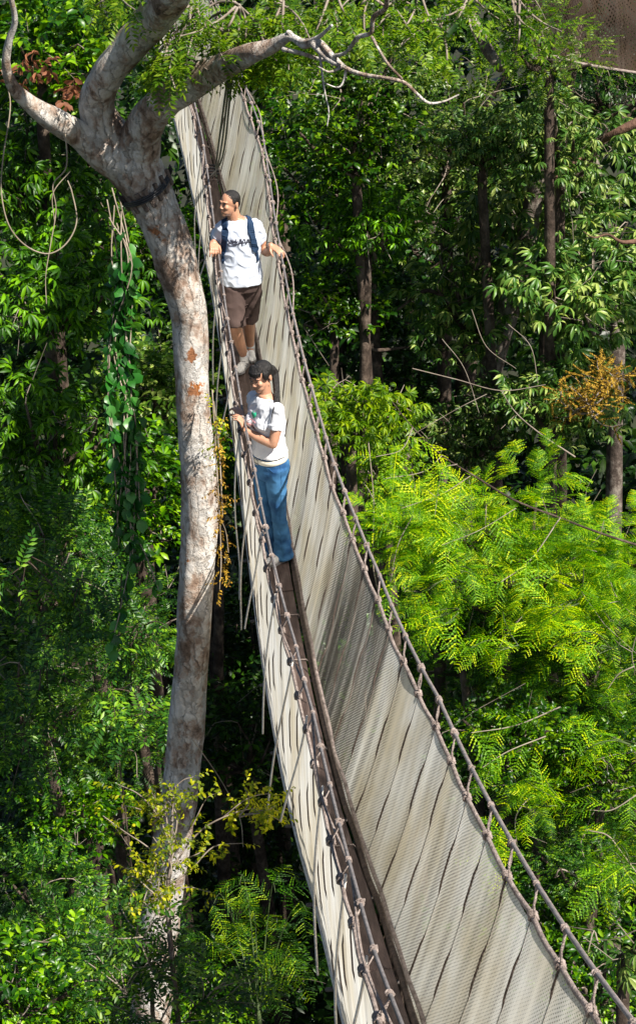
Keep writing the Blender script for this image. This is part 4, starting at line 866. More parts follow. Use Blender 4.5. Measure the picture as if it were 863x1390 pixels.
twiggy([[(760, 960, 2, 19.6), (700, 985, 1.5, 19.4), (640, 995, 1, 19.2)], [(740, 1000, 2, 19.6), (690, 1020, 1.5, 19.4), (655, 1042, 1, 19.2)], [(860, 905, 2, 19), (840, 915, 1.5, 19), (825, 935, 1, 19)], [(863, 1080, 2, 19), (830, 1100, 1.5, 19), (800, 1100, 1, 19)]], 'feather', 'feather', T_, .12, .8, .2, sprigs=ff, spread=.5)
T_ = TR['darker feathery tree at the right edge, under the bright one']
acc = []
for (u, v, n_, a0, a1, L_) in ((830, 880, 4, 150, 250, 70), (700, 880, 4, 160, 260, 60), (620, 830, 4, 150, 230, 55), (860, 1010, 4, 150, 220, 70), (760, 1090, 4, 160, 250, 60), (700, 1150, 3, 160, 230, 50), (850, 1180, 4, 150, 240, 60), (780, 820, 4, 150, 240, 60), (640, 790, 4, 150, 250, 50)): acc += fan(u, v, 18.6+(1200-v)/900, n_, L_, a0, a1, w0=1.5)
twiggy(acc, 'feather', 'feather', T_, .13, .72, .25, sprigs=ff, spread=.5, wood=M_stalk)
liana([(800, 1128, 1.5, 19), (825, 1135, 2, 19), (845, 1160, 2, 19), (875, 1200, 2, 19)], 'reddish arching twig at the right edge above the bottom corner')
T_ = TR['dark glossy leafed tree filling the top left corner behind the thin left limb']
twiggy(fan(40, 70, 20, 5, 40, 0, 180, w0=1)+fan(95, 100, 20, 3, 25, 0, 180, w0=1), 'ovate', 'brownleaf', T_, .2, .8, .9, fname='dead_leaves', bname=None)
# far, closed forest behind and beneath: one mass nobody could count
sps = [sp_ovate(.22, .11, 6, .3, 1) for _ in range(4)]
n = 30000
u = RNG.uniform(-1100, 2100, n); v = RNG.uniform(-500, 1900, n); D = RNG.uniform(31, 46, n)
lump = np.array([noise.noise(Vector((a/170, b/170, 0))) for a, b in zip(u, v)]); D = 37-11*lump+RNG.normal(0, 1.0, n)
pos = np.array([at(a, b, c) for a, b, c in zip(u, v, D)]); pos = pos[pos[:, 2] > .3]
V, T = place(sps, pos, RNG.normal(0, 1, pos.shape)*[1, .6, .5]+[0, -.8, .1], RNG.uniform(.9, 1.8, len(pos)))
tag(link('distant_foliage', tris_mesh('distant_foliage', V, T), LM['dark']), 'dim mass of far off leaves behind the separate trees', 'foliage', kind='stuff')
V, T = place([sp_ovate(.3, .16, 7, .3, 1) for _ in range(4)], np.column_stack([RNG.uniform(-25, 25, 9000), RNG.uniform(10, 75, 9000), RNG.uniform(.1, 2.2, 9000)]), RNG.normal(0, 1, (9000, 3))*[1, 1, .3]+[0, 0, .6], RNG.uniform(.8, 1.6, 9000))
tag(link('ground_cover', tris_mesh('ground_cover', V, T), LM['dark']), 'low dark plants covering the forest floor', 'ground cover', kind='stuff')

# ------------------------------------------------------------------ people
def fuse(name, mb, voxel, sm, mt, parent, fn=None, cut=None):
    me = mb.mesh('tmp'); o = bpy.data.objects.new('tmp', me); COL.objects.link(o)
    r = o.modifiers.new('r', 'REMESH'); r.mode = 'VOXEL'; r.voxel_size = voxel; r.use_smooth_shade = True
    s = o.modifiers.new('s', 'SMOOTH'); s.factor = .5; s.iterations = sm
    dg = bpy.context.evaluated_depsgraph_get(); dg.update()
    m2 = bpy.data.meshes.new_from_object(o.evaluated_get(dg)); bpy.data.objects.remove(o); bpy.data.meshes.remove(me)
    if fn:
        nr = [v.normal.copy() for v in m2.vertices]
        for v, nn in zip(m2.vertices, nr): v.co = fn(v.co.copy(), nn)
    m2.materials.clear(); m2.update()
    return link(name, m2, mt, parent)
def limb(mb, P, R, n=14, flat=1.0, up=None):
    r = crom([list(p)+[q] for p, q in zip(P, R)], 5); mb.tube(r[:, :3], r[:, 3], n, flat=flat, up=up)
def hand(mb, wrist, d, nrm, curl=.5, thumb=1, size=1.0, spread=.12):
    """palm from the wrist along d, fingers bending towards nrm"""
    d = Vector(d).normalized(); nrm = Vector(nrm); nrm = (nrm - d*nrm.dot(d)).normalized(); s = d.cross(nrm); w = Vector(wrist); k = size
    for q in (-.027, -.009, .009, .027):
        mb.tube([w+s*q*.6*k, w+d*.045*k+s*q*k, w+d*.09*k+s*q*1.08*k], [.015*k, .0145*k, .012*k], 8)
    for i, (q, L) in enumerate(((-.031, .072), (-.0105, .082), (.0105, .077), (.031, .06))):
        p = w+d*.088*k+s*q*k; pts = [p]; ang = 0; dirv = d + s*(q/.03)*spread
        for j, (f, a) in enumerate(((.45, .7), (.3, 1.0), (.25, .7))):
            ang += curl*a*(1+.12*(i-1.5)); v = dirv.normalized()*math.cos(ang)+nrm*math.sin(ang); p = p+v*L*f*k; pts.append(p)
        mb.tube(pts, [.0092*k, .0088*k, .008*k, .0068*k], 8)
    t0 = w+d*.02*k-s*.022*k*thumb; t1 = t0+(d*.55-s*.75*thumb+nrm*.35)*.038*k; t2 = t1+(d*.8-s*.25*thumb+nrm*(.3+.4*curl))*.032*k; t3 = t2+(d*.8+nrm*(.4+.5*curl))*.024*k
    mb.tube([t0, t1, t2, t3], [.0145*k, .012*k, .0105*k, .008*k], 8)
def headparts(mb, M, fem=False):
    k = .97 if fem else 1.0; w_ = .94 if fem else 1.0
    mb.ell((0, .012, .035), (.074*w_, .092, .083), M, 24, 16); mb.ell((0, -.022, -.03), (.058*w_, .068, .078), M, 24, 16)
    mb.ell((0, -.062, -.088), (.026*w_, .026, .020), M); mb.ell((0, -.045, -.06), (.050*w_, .045, .040), M)
    for s in (-1, 1):
        mb.ell((s*.036*w_, -.064, -.018), (.024, .022, .022), M); mb.ell((s*.077*w_, .01, -.008), (.008, .019, .031), M @ Matrix.Rotation(s*.3, 4, 'Z'))
        mb.tube([M @ Vector((s*.012, -.085, .03)), M @ Vector((s*.045*w_, -.072, .031))], .008, 8); mb.ell((s*.010, -.094, -.027), (.008, .010, .007), M)
    mb.tube([M @ Vector((0, -.082, .025)), M @ Vector((0, -.092, .0)), M @ Vector((0, -.102, -.022))], [.0075, .008, .0095], 8)
    mb.tube([M @ Vector((-.02, -.081, -.055)), M @ Vector((0, -.0885, -.052)), M @ Vector((.02, -.081, -.055))], [.004, .0065, .004], 8)
    mb.tube([M @ Vector((-.017, -.08, -.065)), M @ Vector((0, -.086, -.066)), M @ Vector((.017, -.08, -.065))], [.004, .007, .004], 8)
def skinmat(name, c):
    m, n, out = mat(name); L = n.links.new
    tc = N(n, 'ShaderNodeTexCoord'); nz = N(n, 'ShaderNodeTexNoise', Scale=14, Detail=5); L(tc.outputs['Object'], nz.inputs[0])
    r = ramp(n, [(.3, tuple(x*.82 for x in c)), (.7, tuple(min(1, x*1.12) for x in c))]); L(nz.outputs[0], r.inputs[0])
    b = N(n, 'ShaderNodeBsdfPrincipled', Roughness=.48); b.inputs['Subsurface Weight'].default_value = .12; b.inputs['Subsurface Radius'].default_value = (.02, .007, .004)
    b.inputs['Subsurface Scale'].default_value = .4; L(r.outputs[0], b.inputs['Base Color']); L(b.outputs[0], out.inputs[0]); return m
def cloth(name, c1, c2, sc=300, rough=.85, big=6, bumpk=.3):
    m, n, out = mat(name); L = n.links.new
    tc = N(n, 'ShaderNodeTexCoord'); nz = N(n, 'ShaderNodeTexNoise', Scale=big, Detail=6); L(tc.outputs['Object'], nz.inputs[0])
    r = ramp(n, [(.35, c1), (.65, c2)]); L(nz.outputs[0], r.inputs[0])
    b = N(n, 'ShaderNodeBsdfPrincipled', Roughness=rough); b.inputs['Specular IOR Level'].default_value = .2; L(r.outputs[0], b.inputs['Base Color'])
    n2 = N(n, 'ShaderNodeTexNoise', Scale=sc, Detail=2); L(tc.outputs['Object'], n2.inputs[0]); bp = N(n, 'ShaderNodeBump', Strength=bumpk, Distance=.002)
    L(n2.outputs[0], bp.inputs['Height']); L(bp.outputs[0], b.inputs['Normal']); L(b.outputs[0], out.inputs[0]); return m
M_skinm = skinmat('skin_tan', (.41, .21, .13)); M_skinf = skinmat('skin_brown', (.42, .22, .14))
M_white = cloth('cotton_white', (.47, .51, .60), (.53, .57, .66)); M_white2 = cloth('cotton_bright_white', (.56, .57, .61), (.62, .62, .66))
M_short = cloth('cotton_brown', (.045, .03, .027), (.075, .05, .045)); M_denim = cloth('denim', (.012, .055, .15), (.05, .16, .32), 200, .8, 9)
M_navy = cloth('navy_webbing', (.008, .022, .05), (.015, .035, .08)); M_hairm = simple('hair_black', [(.3, (.004, .0035, .0035)), (.7, (.013, .010, .009))], 60, .5, .6, 160, (1, 1, .3))
M_shoe = cloth('shoe_white', (.6, .58, .56), (.72, .7, .68)); M_sole = cloth('shoe_sole', (.18, .17, .17), (.32, .3, .3)); M_sock = cloth('sock_white', (.5, .5, .52), (.58, .58, .6))
M_eye = simple('eye_dark', [(.3, (.012, .008, .006)), (.7, (.02, .014, .01))], 5, .3, 0); M_ew = simple('eye_white', [(.3, (.55, .52, .5)), (.7, (.6, .58, .55))], 5, .3, 0)
M_lip = simple('lip', [(.3, (.26, .08, .06)), (.7, (.32, .11, .08))], 5, .45, 0)
M_ink = simple('print_ink', [(.3, (.02, .02, .035)), (.7, (.04, .04, .06))], 5, .7, 0); M_green = simple('print_green', [(.3, (.01, .3, .16)), (.7, (.02, .36, .2))], 5, .7, 0)
M_pink = simple('print_pink', [(.3, (.6, .25, .27)), (.7, (.65, .3, .32))], 5, .7, 0); M_belt = cloth('belt_cream', (.6, .56, .46), (.7, .66, .56)); M_steel = simple('buckle_steel', [(.3, (.3, .3, .3)), (.7, (.5, .5, .5))], 5, .3, 0)
def folds(amp, f, seed, zdir=.5):
    def fn(p, n):
        q = Vector((p.x*f, p.y*f, p.z*f*zdir+seed)); a = noise.noise(q) + .5*noise.noise(q*2.1)
        a = 1-abs(a)*2.2
        return p + n*amp*max(-.12, a-.3)
    return fn
def shoe(parent, heel, toe, label=None, dark=False):
    h, t = Vector(heel), Vector(toe); d = (t-h); L = d.length; d.normalize(); s = d.cross(Vector((0, 0, 1))).normalized(); z = s.cross(d)
    e = MB(); M = Matrix((s, d, z)).transposed().to_4x4(); M.translation = h
    e.ell((0, L*.2, .045), (.038, .06, .045), M); e.ell((0, L*.5, .036), (.042, .1, .034), M); e.ell((0, L*.8, .030), (.045, .07, .028), M)
    e.tube([M @ Vector((0, L*.16, .05)), M @ Vector((0, L*.14, .095))], .04, 12)
    o = fuse('shoe', e, .006, 3, M_shoe, parent)
    b = MB(); ring = []
    prof = [(-.03, -.012), (-.036, L*.2), (-.036, L*.5), (-.047, L*.78), (-.03, L*.99), (0, L*1.05), (.03, L*.99), (.047, L*.78), (.036, L*.5), (.036, L*.2), (.03, -.012), (0, -.03)]
    V = [M @ Vector((x, y, .0)) for x, y in prof]+[M @ Vector((x*1.02, y, .022)) for x, y in prof]; k = len(prof)
    b.add(V, [tuple(range(k)), tuple(reversed(range(k, 2*k)))]+[(i, k+i, k+(i+1) % k, (i+1) % k) for i in range(k)])
    b.build('sole', M_sole, o, smooth=False)
    b = MB()
    for j in range(4):
        y = L*(.36+.1*j); zz = .072-.022*j*.6-(.0 if j < 2 else .003*j); b.tube([M @ Vector((-.024, y, zz-.006)), M @ Vector((0, y+.01, zz+.004)), M @ Vector((.024, y, zz-.006))], .004, 5)
    for sx in (-1, 1): b.tube([M @ Vector((sx*.041, L*.2, .03)), M @ Vector((sx*.038, L*.42, .055))], .004, 5); b.tube([M @ Vector((sx*.043, L*.35, .028)), M @ Vector((sx*.038, L*.55, .048))], .004, 5)
    b.build('laces', M_sole, o)
def project(bvh, pts, direc, off=.003, M=None):
    out = []
    for p in pts:
        hit = bvh.ray_cast(Vector(p), Vector(direc))
        if hit[0] is not None: out.append(hit[0]+hit[1]*off)
    return out
def bvh_of(o): 
    me = o.data; return BVHTree.FromPolygons([v.co for v in me.vertices], [tuple(p.vertices) for p in me.polygons])
def eyes(parent, M, fem=False, down=False):
    w_ = .94 if fem else 1
    for s in (-1, 1):
        c = Vector((s*.031*w_, -.0775, .010))
        if not down:
            b = MB(); b.ell(tuple(c), (.0125, .0075, .0062), M, 12, 8); e = b.build('eye', M_ew, parent)
            b = MB(); b.ell((c.x, c.y-.0045, c.z), (.0055, .005, .0055), M, 10, 8); b.build('iris', M_eye, e)
        b = MB(); pts = [M @ Vector((c.x+q*.015, c.y-.009+.011*q*q, c.z+(.006-.004*q*q if not down else -.004*(1-q*q)))) for q in (-1, -.5, 0, .5, 1)]
        b.tube(pts, [.0015, .0024, .0027, .0024, .0015], 6); b.build('eyelash', M_hairm, parent)
        b = MB(); pts = [M @ Vector((c.x+q*.019, c.y-.012+.012*q*q*(1 if q*s > 0 else .4), c.z+.023-.004*q*q)) for q in (-1, -.5, 0, .5, 1)]
        b.tube(pts, [.002, .0036, .0038, .003, .0018], 6, flat=1); b.build('eyebrow', M_hairm, parent)
    b = MB(); b.tube([M @ Vector((-.021, -.082, -.0585)), M @ Vector((0, -.0925, -.0575)), M @ Vector((.021, -.082, -.0585))], [.0015, .0032, .0015], 6); b.build('lips', M_lip, parent)

# --- the man
fY = 17.31; q_, c_ = sec(fY)
MO = Vector(at(335, 500, 18.6)); MO.z = P_(fY, -.1, .004).z; MO.x = P_(fY, -.135, 0).x; MO.y = fY
man = empty('person', tuple(MO)); tag(man, 'man in white T-shirt and brown shorts wearing a backpack, walking farther along the walkway', 'person', 'people on the rope bridge')
HM = Matrix.Translation((-.025, -.04, 1.535)) @ Matrix.Rotation(rad(-52), 4, 'Z') @ Matrix.Rotation(rad(-4), 4, 'X') @ Matrix.Scale(.93, 4)
b = MB()
headparts(b, HM)
b.tube([(.012, .0, 1.36), (.0, -.008, 1.42), (-.014, -.016, 1.49)], [.062, .057, .055], 16)
b.loft([(.03, 0, .80, .135, .085), (.03, 0, .90, .140, .09), (.032, 0, 1.0, .13, .09), (.035, 0, 1.12, .145, .095), (.036, 0, 1.24, .148, .098), (.034, .005, 1.31, .130, .080), (.03, .005, 1.37, .105, .07), (.02, 0, 1.40, .062, .058)], 28)
sR, eR, wR = (-.100, .01, 1.31), (-.195, .12, 1.11), (-.185, -.07, 1.215)
sL, eL, wL = (.170, .01, 1.31), (.225, .09, 1.07), (.300, -.10, 1.165)
limb(b, [sR, ((sR[0]+eR[0])/2-.005, .075, 1.205), eR], [.050, .047, .039]); limb(b, [eR, (-.195, .04, 1.115), wR], [.039, .040, .027])
limb(b, [sL, ((sL[0]+eL[0])/2+.008, .05, 1.19), eL], [.050, .048, .040]); limb(b, [eL, (.27, .01, 1.07), wL], [.040, .042, .027])
cabp = lambda y, side: (P_(y, (cabR if side > 0 else cabL)(y), HC)-MO)/.96
gR = cabp(fY-.14, -1); gL = cabp(fY-.19, 1)
hand(b, wR, (gR-Vector(wR)).normalized()+Vector((-.2, -.5, .15)), (-.15, -.1, -1), .75, -1)
hand(b, wL, (gL-Vector(wL)).normalized()+Vector((.25, -.1, -.05)), (-.1, .1, -1), .35, 1)
hR, kR, aR = (-.045, 0, .84), (-.055, -.09, .47), (.0, .06, .10)
hL, kL, aL = (.11, 0, .84), (.055, .09, .46), (.052, .30, .10)
limb(b, [hR, (-.055, -.05, .66), kR], [.092, .078, .056]); limb(b, [kR, (-.045, -.005, .33), aR], [.055, .056, .036])
limb(b, [hL, (.085, .05, .66), kL], [.092, .078, .056]); limb(b, [kL, (.055, .20, .33), aL], [.055, .056, .036])
limb(b, [aR, (-.015, .03, .05), (-.045, -.06, .035)], [.034, .034, .026]); limb(b, [aL, (.052, .27, .05), (.055, .19, .035)], [.034, .034, .026])
man.scale = (.96, .96, .96)
body_m = fuse('body', b, .0045, 3, M_skinm, man)
eyes(man, HM)
# hair
b = MB(); b.ell((0, .0205, .047), (.0765, .0885, .0775), HM, 24, 16); b.ell((0, .052, .005), (.068, .055, .055), HM)
for s in (-1, 1): b.ell((s*.068, .004, .035), (.010, .022, .028), HM)
def hairfn(p, n): return p+n*.002*noise.noise(p*120)+n*.0015*noise.noise(p*240)
fuse('hair', b, .0045, 2, M_hairm, man, hairfn)
# shirt
b = MB()
b.loft([(.03, 0, .815, .180, .136), (.03, 0, .85, .180, .137), (.03, 0, .92, .174, .132), (.032, 0, 1.0, .164, .124), (.035, 0, 1.12, .172, .122), (.036, 0, 1.24, .172, .122), (.034, .003, 1.31, .158, .104), (.03, .003, 1.355, .118, .083), (.024, 0, 1.383, .078, .070)], 32)
for s_, e_, f in ((sR, eR, .58), (sL, eL, .62)):
    s_, e_ = Vector(s_), Vector(e_); b.tube([s_+(e_-s_)*-.05, s_+(e_-s_)*.25, s_+(e_-s_)*f], [.064, .067, .067], 18, ends='flat')
for s_ in (sR, sL): b.ell((s_[0], s_[1], s_[2]+.002), (.058, .060, .058))
shirt = fuse('tshirt', b, .006, 3, M_white, man, folds(.011, 10, 3, .9))
bv = bvh_of(shirt)
# dark brushed lettering on the chest
strokes = [[(-.10, .0), (-.07, .004), (-.03, -.002), (.02, .003)], [(-.095, .028), (-.085, .012), (-.075, .010)], [(-.065, .026), (-.06, .010)], [(-.052, .024), (-.046, .008), (-.035, .022), (-.03, .008)], [(-.024, .03), (-.02, .006), (-.008, .018)],
           [(-.004, -.012), (.012, .024), (.022, .028), (.018, .01), (.03, -.006)], [(.02, .03), (.034, .012), (.05, .026), (.058, .02)], [(.034, .012), (.03, -.012)], [(.052, .028), (.064, .0), (.085, .024), (.09, .01)], [(.06, -.01), (.08, .004), (.1, .0)], [(-.11, -.006), (-.06, -.012), (-.02, -.008)], [(.0, .002), (.03, .006), (.06, .004)]]
for st in strokes:
    pr_ = project(bv, [(.03+x*.95, -1, 1.205+z*1.35) for x, z in [tuple(q) for q in crom([list(a) for a in st], 4)]], (0, 1, 0), .0008)
    if len(pr_) > 2: m_ = MB(); m_.tube(pr_, .0042, 6, flat=1); m_.build('chest_print', M_ink, shirt)
# shorts
b = MB()
b.loft([(.03, 0, .74, .155, .105), (.03, 0, .82, .165, .118), (.03, 0, .90, .160, .114), (.03, 0, .95, .15, .108)], 28)
for h_, k_, ex in ((hR, kR, -.004), (hL, kL, .006)):
    h_, k_ = Vector(h_), Vector(k_); b.tube([h_+Vector((0, 0, .02)), h_+(k_-h_)*.4+Vector((ex, 0, 0)), h_+(k_-h_)*.8+Vector((ex, 0, 0)), h_+(k_-h_)*1.07], [.098, .098, .092, .094], 20, ends='flat')
shorts = fuse('shorts', b, .007, 3, M_short, man, folds(.010, 8, 9, .6))
b = MB(); bs = bvh_of(shorts)
for x0, sx in ((-.14, -1), (.19, 1)):
    p = project(bs, [(x0+sx*.3, y_, z_) for y_, z_ in ((-.06, .62), (.04, .62), (.04, .5), (-.06, .5), (-.06, .62), (-.06, .60), (.04, .60))], (-sx, 0, 0), .001)
    if len(p) > 3: m_ = MB(); m_.tube(p, .003, 5); m_.build('pocket_seam', M_short, shorts)
shoe(man, (.008, .085, .004), (-.062, -.125, .004)); shoe(man, (.052, .335, .004), (.055, .13, .004))
for a_ in (aR, aL):
    b = MB(); b.tube([Vector(a_)+Vector((0, .0, -.04)), Vector(a_)+Vector((0, 0, .045))], [.042, .040], 14, ends='flat'); b.build('sock', M_sock, man)
b = MB(); wv = Vector(wL)+(Vector(eL)-Vector(wL))*.15; dd = (Vector(eL)-Vector(wL)).normalized(); u_ = dd.orthogonal().normalized(); v_ = dd.cross(u_)
b.tube([wv+(u_*math.cos(a)+v_*math.sin(a))*.031 for a in np.linspace(0, 6.3, 20)], .004, 6); b.build('bracelet', M_hairm, man)
# backpack: a thing of its own, worn
bp = empty('backpack', tuple(MO+Vector((.03, .2, .95))*.96)); bp.scale = (.96, .96, .96); tag(bp, "navy blue backpack worn by the man in the white T-shirt, its straps over his shoulders", 'backpack')
BO = -Vector((.03, .2, .95))
b = MB(); b.ell((.03, .20, 1.12), (.150, .09, .20), None, 24, 16); b.loft([(.03, .19, .90, .12, .06), (.03, .19, .96, .15, .08), (.03, .19, 1.2, .145, .08), (.03, .185, 1.33, .11, .06)], 24)
o = fuse('pack_body', b, .008, 3, M_navy, bp, folds(.008, 8, 5)); o.location = BO
for sx, x1, xa in ((-1, -.070, -.108), (1, .134, .172)):
    path = [(x1-.0, .14, 1.33), (x1, .06, 1.375), (x1, -.03, 1.355), (x1+sx*.008, -.3, 1.30), (x1+sx*.014, -.3, 1.24), (xa-sx*.012, -.3, 1.17), (xa, -.3, 1.10), (xa+sx*.006, -.3, 1.03)]
    pts = []
    for j, p in enumerate(crom(path, 5)):
        if p[1] < -.05 or p[2] > 1.34 and False:
            hit = bv.ray_cast(Vector((p[0], -1, p[2])), Vector((0, 1, 0)))
            if hit[0] is None: hit = (Vector((p[0], -.02, p[2])), Vector((0, -1, 0)))
            pts.append(hit[0]+hit[1]*.006)
        else:
            nr = bv.find_nearest(Vector(p)); pts.append(nr[0]+nr[1]*.008)
    pts.append(Vector((xa+sx*.01, .09, .99)))
    # flat webbing with thickness
    V = []; F_ = []
    for i, p in enumerate(pts):
        t = (pts[min(i+1, len(pts)-1)]-pts[max(i-1, 0)]).normalized(); n_ = bv.find_nearest(p)[1]; side = t.cross(n_).normalized()
        wdt = .029 if p.z > 1.12 else .012
        for a_, c2 in ((-1, -.004), (1, -.004), (1, .007), (-1, .007)): V.append(p+side*wdt*a_+n_*c2)
    for i in range(len(pts)-1):
        for j in range(4): F_.append((i*4+j, i*4+(j+1) % 4, (i+1)*4+(j+1) % 4, (i+1)*4+j))
    F_ += [(3, 2, 1, 0), tuple((len(pts)-1)*4+j for j in range(4))]
    b = MB(); b.add(V, F_); o = b.build('shoulder_strap', M_navy, bp, smooth=False); o.location = BO

# --- the woman
wY = 13.83
WO = Vector(at(382, 757, 15.5)); WO.z = P_(wY, -.1, .004).z; WO.y = wY; WO.x -= .035
PHI = rad(-56)
wom = empty('person', tuple(WO), PHI); tag(wom, 'woman with black ponytail, white T-shirt and blue jeans holding the left cable with both hands', 'person', 'people on the rope bridge')
Ri = Matrix.Rotation(-PHI, 3, 'Z')
W = lambda x, y, z: Ri @ Vector((x, y, z))           # from place axes to her own axes
lean = W(.0, 0, 1.0)                               # slight lean towards the net, per metre of height
def Lz(z): return (lean.x*z, lean.y*z)
HW = Matrix.Translation((Lz(1.5)[0], Lz(1.5)[1]-.02, 1.462)) @ Matrix.Rotation(rad(14), 4, 'Z') @ Matrix.Rotation(rad(13), 4, 'X') @ Matrix.Scale(.92, 4)
b = MB(); headparts(b, HW, True)
hx, hy = Lz(1.4)
b.tube([(hx, hy+.012, 1.28), (hx, hy+.0, 1.34), (hx, hy-.004, 1.42)], [.052, .046, .046], 16)
def LR(z, rx, ry, dy=0): a = Lz(z); return (a[0], a[1]+dy, z, rx, ry)
b.loft([LR(.70, .12, .085), LR(.78, .13, .09, .01), LR(.86, .12, .08), LR(.94, .105, .072), LR(1.02, .115, .078), LR(1.12, .130, .09), LR(1.20, .132, .08), LR(1.26, .135, .075), LR(1.30, .09, .06), LR(1.33, .055, .052)], 28)
for s in (-1, 1): b.ell((Lz(1.13)[0]+s*.062, Lz(1.13)[1]-.075, 1.13), (.055, .05, .055))
swL = Vector((Lz(1.25)[0]+.145, Lz(1.25)[1]+.0, 1.245)); swR = Vector((Lz(1.25)[0]-.145, Lz(1.25)[1], 1.245))
ewL = W(.035, -.16, 1.0); wwL = W(-.155, -.065, 1.075)
ewR = W(-.07, .24, 1.01); wwR = W(-.175, .07, 1.125)
g1 = (P_(wY-.03, cabL(wY-.03), HC)-WO)/.95; g2 = (P_(wY+.12, cabL(wY+.12), HC)-WO)/.95
limb(b, [swL, (swL+ewL)/2+W(.01, 0, 0), ewL], [.044, .041, .034]); limb(b, [ewL, (ewL+wwL)/2+Vector((0, 0, -.004)), wwL], [.034, .034, .022])
limb(b, [swR, (swR+ewR)/2, ewR], [.044, .041, .034]); limb(b, [ewR, (ewR+wwR)/2, wwR], [.034, .034, .022])
hand(b, wwL, Ri @ (g1-(WO*0)-Vector((PHI*0, 0, 0))) - wwL + W(-.03, 0, .03), W(-.3, 0, -1), .55, 1, .92)
hand(b, wwR, Ri @ g2 - wwR + W(-.03, 0, .02), W(-.3, 0, -1), .55, -1, .92)
for s in (-1, 1):
    f_ = -.012 if s < 0 else .015
    limb(b, [(s*.08, .0, .78), (s*.078, f_*.5-.01, .60), (s*.062, f_-.012, .43)], [.072, .058, .043]); limb(b, [(s*.062, f_-.012, .43), (s*.058, f_+.005, .28), (s*.06, f_+.02, .08)], [.047, .043, .03])
    limb(b, [(s*.06, f_+.02, .08), (s*.062, f_-.02, .035), (s*.064, f_-.10, .022)], [.03, .03, .022])
fuse('body', b, .0045, 3, M_skinf, wom)
eyes(wom, HW, True, True)
b = MB(); b.ell((0, .024, .044), (.077, .091, .081), HW, 24, 16); b.ell((0, .055, .0), (.068, .055, .065), HW)
for s in (-1, 1):
    b.ell((s*.068, -.012, .035), (.015, .034, .042), HW); b.tube([HW @ Vector((s*.068, -.028, .055)), HW @ Vector((s*.071, -.03, .03))], [.009, .004], 8)
for i in range(9):
    x = -.056+.014*i; yy = -.088+.0042*((i-4)**2)*.35; b.tube([HW @ Vector((x*.7, -.035, .112)), HW @ Vector((x*.95, yy+.008, .075)), HW @ Vector((x, yy-.004, .050+.004*math.sin(i*2.1)))], [.011, .009, .004], 8)
tail = [HW @ Vector((0, .085, .03)), HW @ Vector((.012, .118, .0)), HW @ Vector((.03, .115, -.06)), W(.085, -.05, 1.32), W(.092, -.08, 1.26), W(.085, -.09, 1.21)]
b.tube(crom(tail, 5), np.interp(np.linspace(0, 1, 26), [0, .15, .4, .75, 1], [.020, .030, .028, .018, .005]), 12)
pass
b.tube(crom([tail[2], W(.07, -.10, 1.30), W(.05, -.19, 1.26), W(.03, -.21, 1.18)], 5), np.linspace(.010, .003, 16), 8)
fuse('hair', b, .004, 3, M_hairm, wom, lambda p, n: p+n*.0018*noise.noise(Vector((p.x*140, p.y*140, p.z*30))))
b = MB(); c = HW @ Vector((0, .10, .022)); b.tube([c+(HW.to_3x3() @ Vector((math.cos(a)*.028, 0, math.sin(a)*.028))) for a in np.linspace(0, 6.3, 16)], .006, 6); b.build('hair_band', M_navy, wom)
b = MB(); b.ell((.078, .008, -.042), (.005, .004, .007), HW, 8, 6); b.build('earring', M_steel, wom)
b = MB()
b.loft([LR(.868, .158, .118), LR(.885, .155, .113), LR(.94, .135, .102), LR(1.02, .138, .102), LR(1.12, .152, .112), LR(1.20, .154, .102), LR(1.25, .140, .088), LR(1.29, .098, .07), LR(1.31, .072, .06)], 30)
for s in (-1, 1): b.ell((Lz(1.13)[0]+s*.062, Lz(1.13)[1]-.078, 1.13), (.060, .056, .060))
for s_, e_ in ((swL, ewL), (swR, ewR)): b.tube([s_+(e_-s_)*-.06, s_+(e_-s_)*.25, s_+(e_-s_)*.55], [.053, .054, .053], 18, ends='flat')
for s_ in (swL, swR): b.ell(tuple(s_), (.056, .053, .052))
ws = fuse('tshirt', b, .006, 3, M_white2, wom, folds(.010, 11, 17, .9)); bw = bvh_of(ws)
def wproj(pts, off=.0008): return project(bw, [(x+Lz(z)[0], -1, z) for x, z in pts], (0, 1, 0), off)
gp = wproj([(-.0+.004*math.cos(a)*5, 1.20+.022*math.sin(a)) for a in np.linspace(0, 6.28, 14)]); 
heart = [(-.018, 1.215), (.0, 1.205), (.018, 1.215), (.024, 1.195), (.012, 1.175), (.0, 1.165), (-.014, 1.178), (-.024, 1.197)]
hp = wproj(heart, .002); cen = wproj([(0, 1.195)], .003)
if len(hp) == 8 and cen:
    V = hp+cen; m_ = MB(); m_.add(V, [(i, (i+1) % 8, 8) for i in range(8)]); o = m_.build('green_print', M_green, ws); so_ = o.modifiers.new('s', 'SOLIDIFY'); so_.thickness = .002
for st, mm in (([(-.04, 1.145), (-.02, 1.155), (.0, 1.14), (.02, 1.15), (.045, 1.15)], M_pink), ([(-.05, 1.115), (-.03, 1.12), (-.01, 1.11), (.03, 1.12)], M_pink), ([(-.03, 1.09), (-.02, 1.11), (-.015, 1.08), (-.005, 1.105), (.0, 1.075), (.012, 1.10)], M_ink)):
    p = wproj([tuple(a) for a in crom([list(s_) for s_ in st], 3)])
    if len(p) > 2: m_ = MB(); m_.tube(p, .0028, 6); m_.build('chest_print', mm, ws)
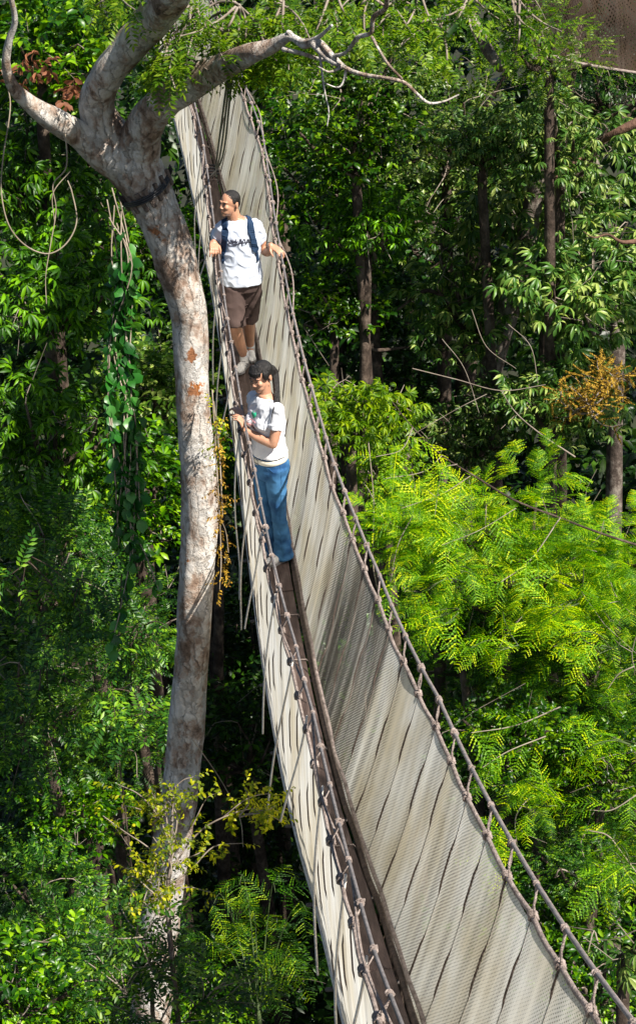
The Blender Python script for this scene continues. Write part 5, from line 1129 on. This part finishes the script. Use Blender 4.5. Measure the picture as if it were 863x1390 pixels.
# jeans, flared at the hem
b = MB(); b.loft([LR(.68, .132, .098), LR(.74, .150, .115, .01), LR(.80, .152, .114, .008), LR(.855, .144, .104)], 28)
for s in (-1, 1):
    f_ = -.012 if s < 0 else .015
    b.tube(crom([(s*.080, .0, .78), (s*.076, f_*.5-.01, .62), (s*.062, f_-.012, .44), (s*.058, f_, .30), (s*.060, f_+.008, .16), (s*.064, f_+.005, .03)], 4), np.interp(np.linspace(0, 1, 21), [0, .2, .45, .65, .85, 1], [.084, .071, .050, .047, .056, .069]), 20, ends='flat')
def jfold(p, n):
    k = 1.0 if p.z > .35 else 1.9
    a = noise.noise(Vector((p.x*7, p.y*7, p.z*9)))+.5*noise.noise(Vector((p.x*15, p.y*15, p.z*22+3)))
    return p+n*.0048*k*(1-abs(a)*2.4)+n*.004
je = fuse('jeans', b, .007, 3, M_denim, wom, jfold); bj = bvh_of(je)
b = MB()
seam = project(bj, [(1, -.015+.0*z, z) for z in np.linspace(.82, .06, 30)], (-1, 0, 0), .0005)
if len(seam) > 3: b.tube(seam, .0022, 5); b.build('side_seam', M_denim, je)
b = MB(); pk = project(bj, [(1, y_, z_) for y_, z_ in ((-.085, .80), (-.07, .775), (-.04, .765), (-.015, .775))], (-1, 0, 0), .0008)
if len(pk) > 2: b.tube(pk, .0026, 5); b.build('pocket_edge', M_denim, je)
# belt
b = MB(); V = []; F_ = []; nb = 40; a0 = Lz(.845)
for k in range(nb):
    th = 2*math.pi*k/nb; c, d = math.cos(th), math.sin(th); tz = .012*d
    for (e_, h_) in ((.150, .822), (.156, .826), (.156, .858), (.150, .862)):
        V.append((a0[0]+e_*math.copysign(abs(c)**(2/2.3), c), a0[1]+(e_-.040)*math.copysign(abs(d)**(2/2.3), d), h_+tz))
for k in range(nb):
    for j in range(4): F_.append((k*4+j, ((k+1) % nb)*4+j, ((k+1) % nb)*4+(j+1) % 4, k*4+(j+1) % 4))
b.add(V, F_); be = b.build('belt', M_belt, wom)
b = MB(); b.tube([(a0[0]+x, a0[1]-.122, z) for x, z in ((-.025, .812), (.025, .812), (.025, .85), (-.025, .85), (-.025, .812))], .004, 6); b.build('buckle', M_steel, be)
for s in (-1, 1): shoe(wom, (s*.06, .05+(-.012 if s < 0 else .015), .004), (s*.066, -.14+(-.012 if s < 0 else .015), .004))
wom.scale = (.95, .95, .95)
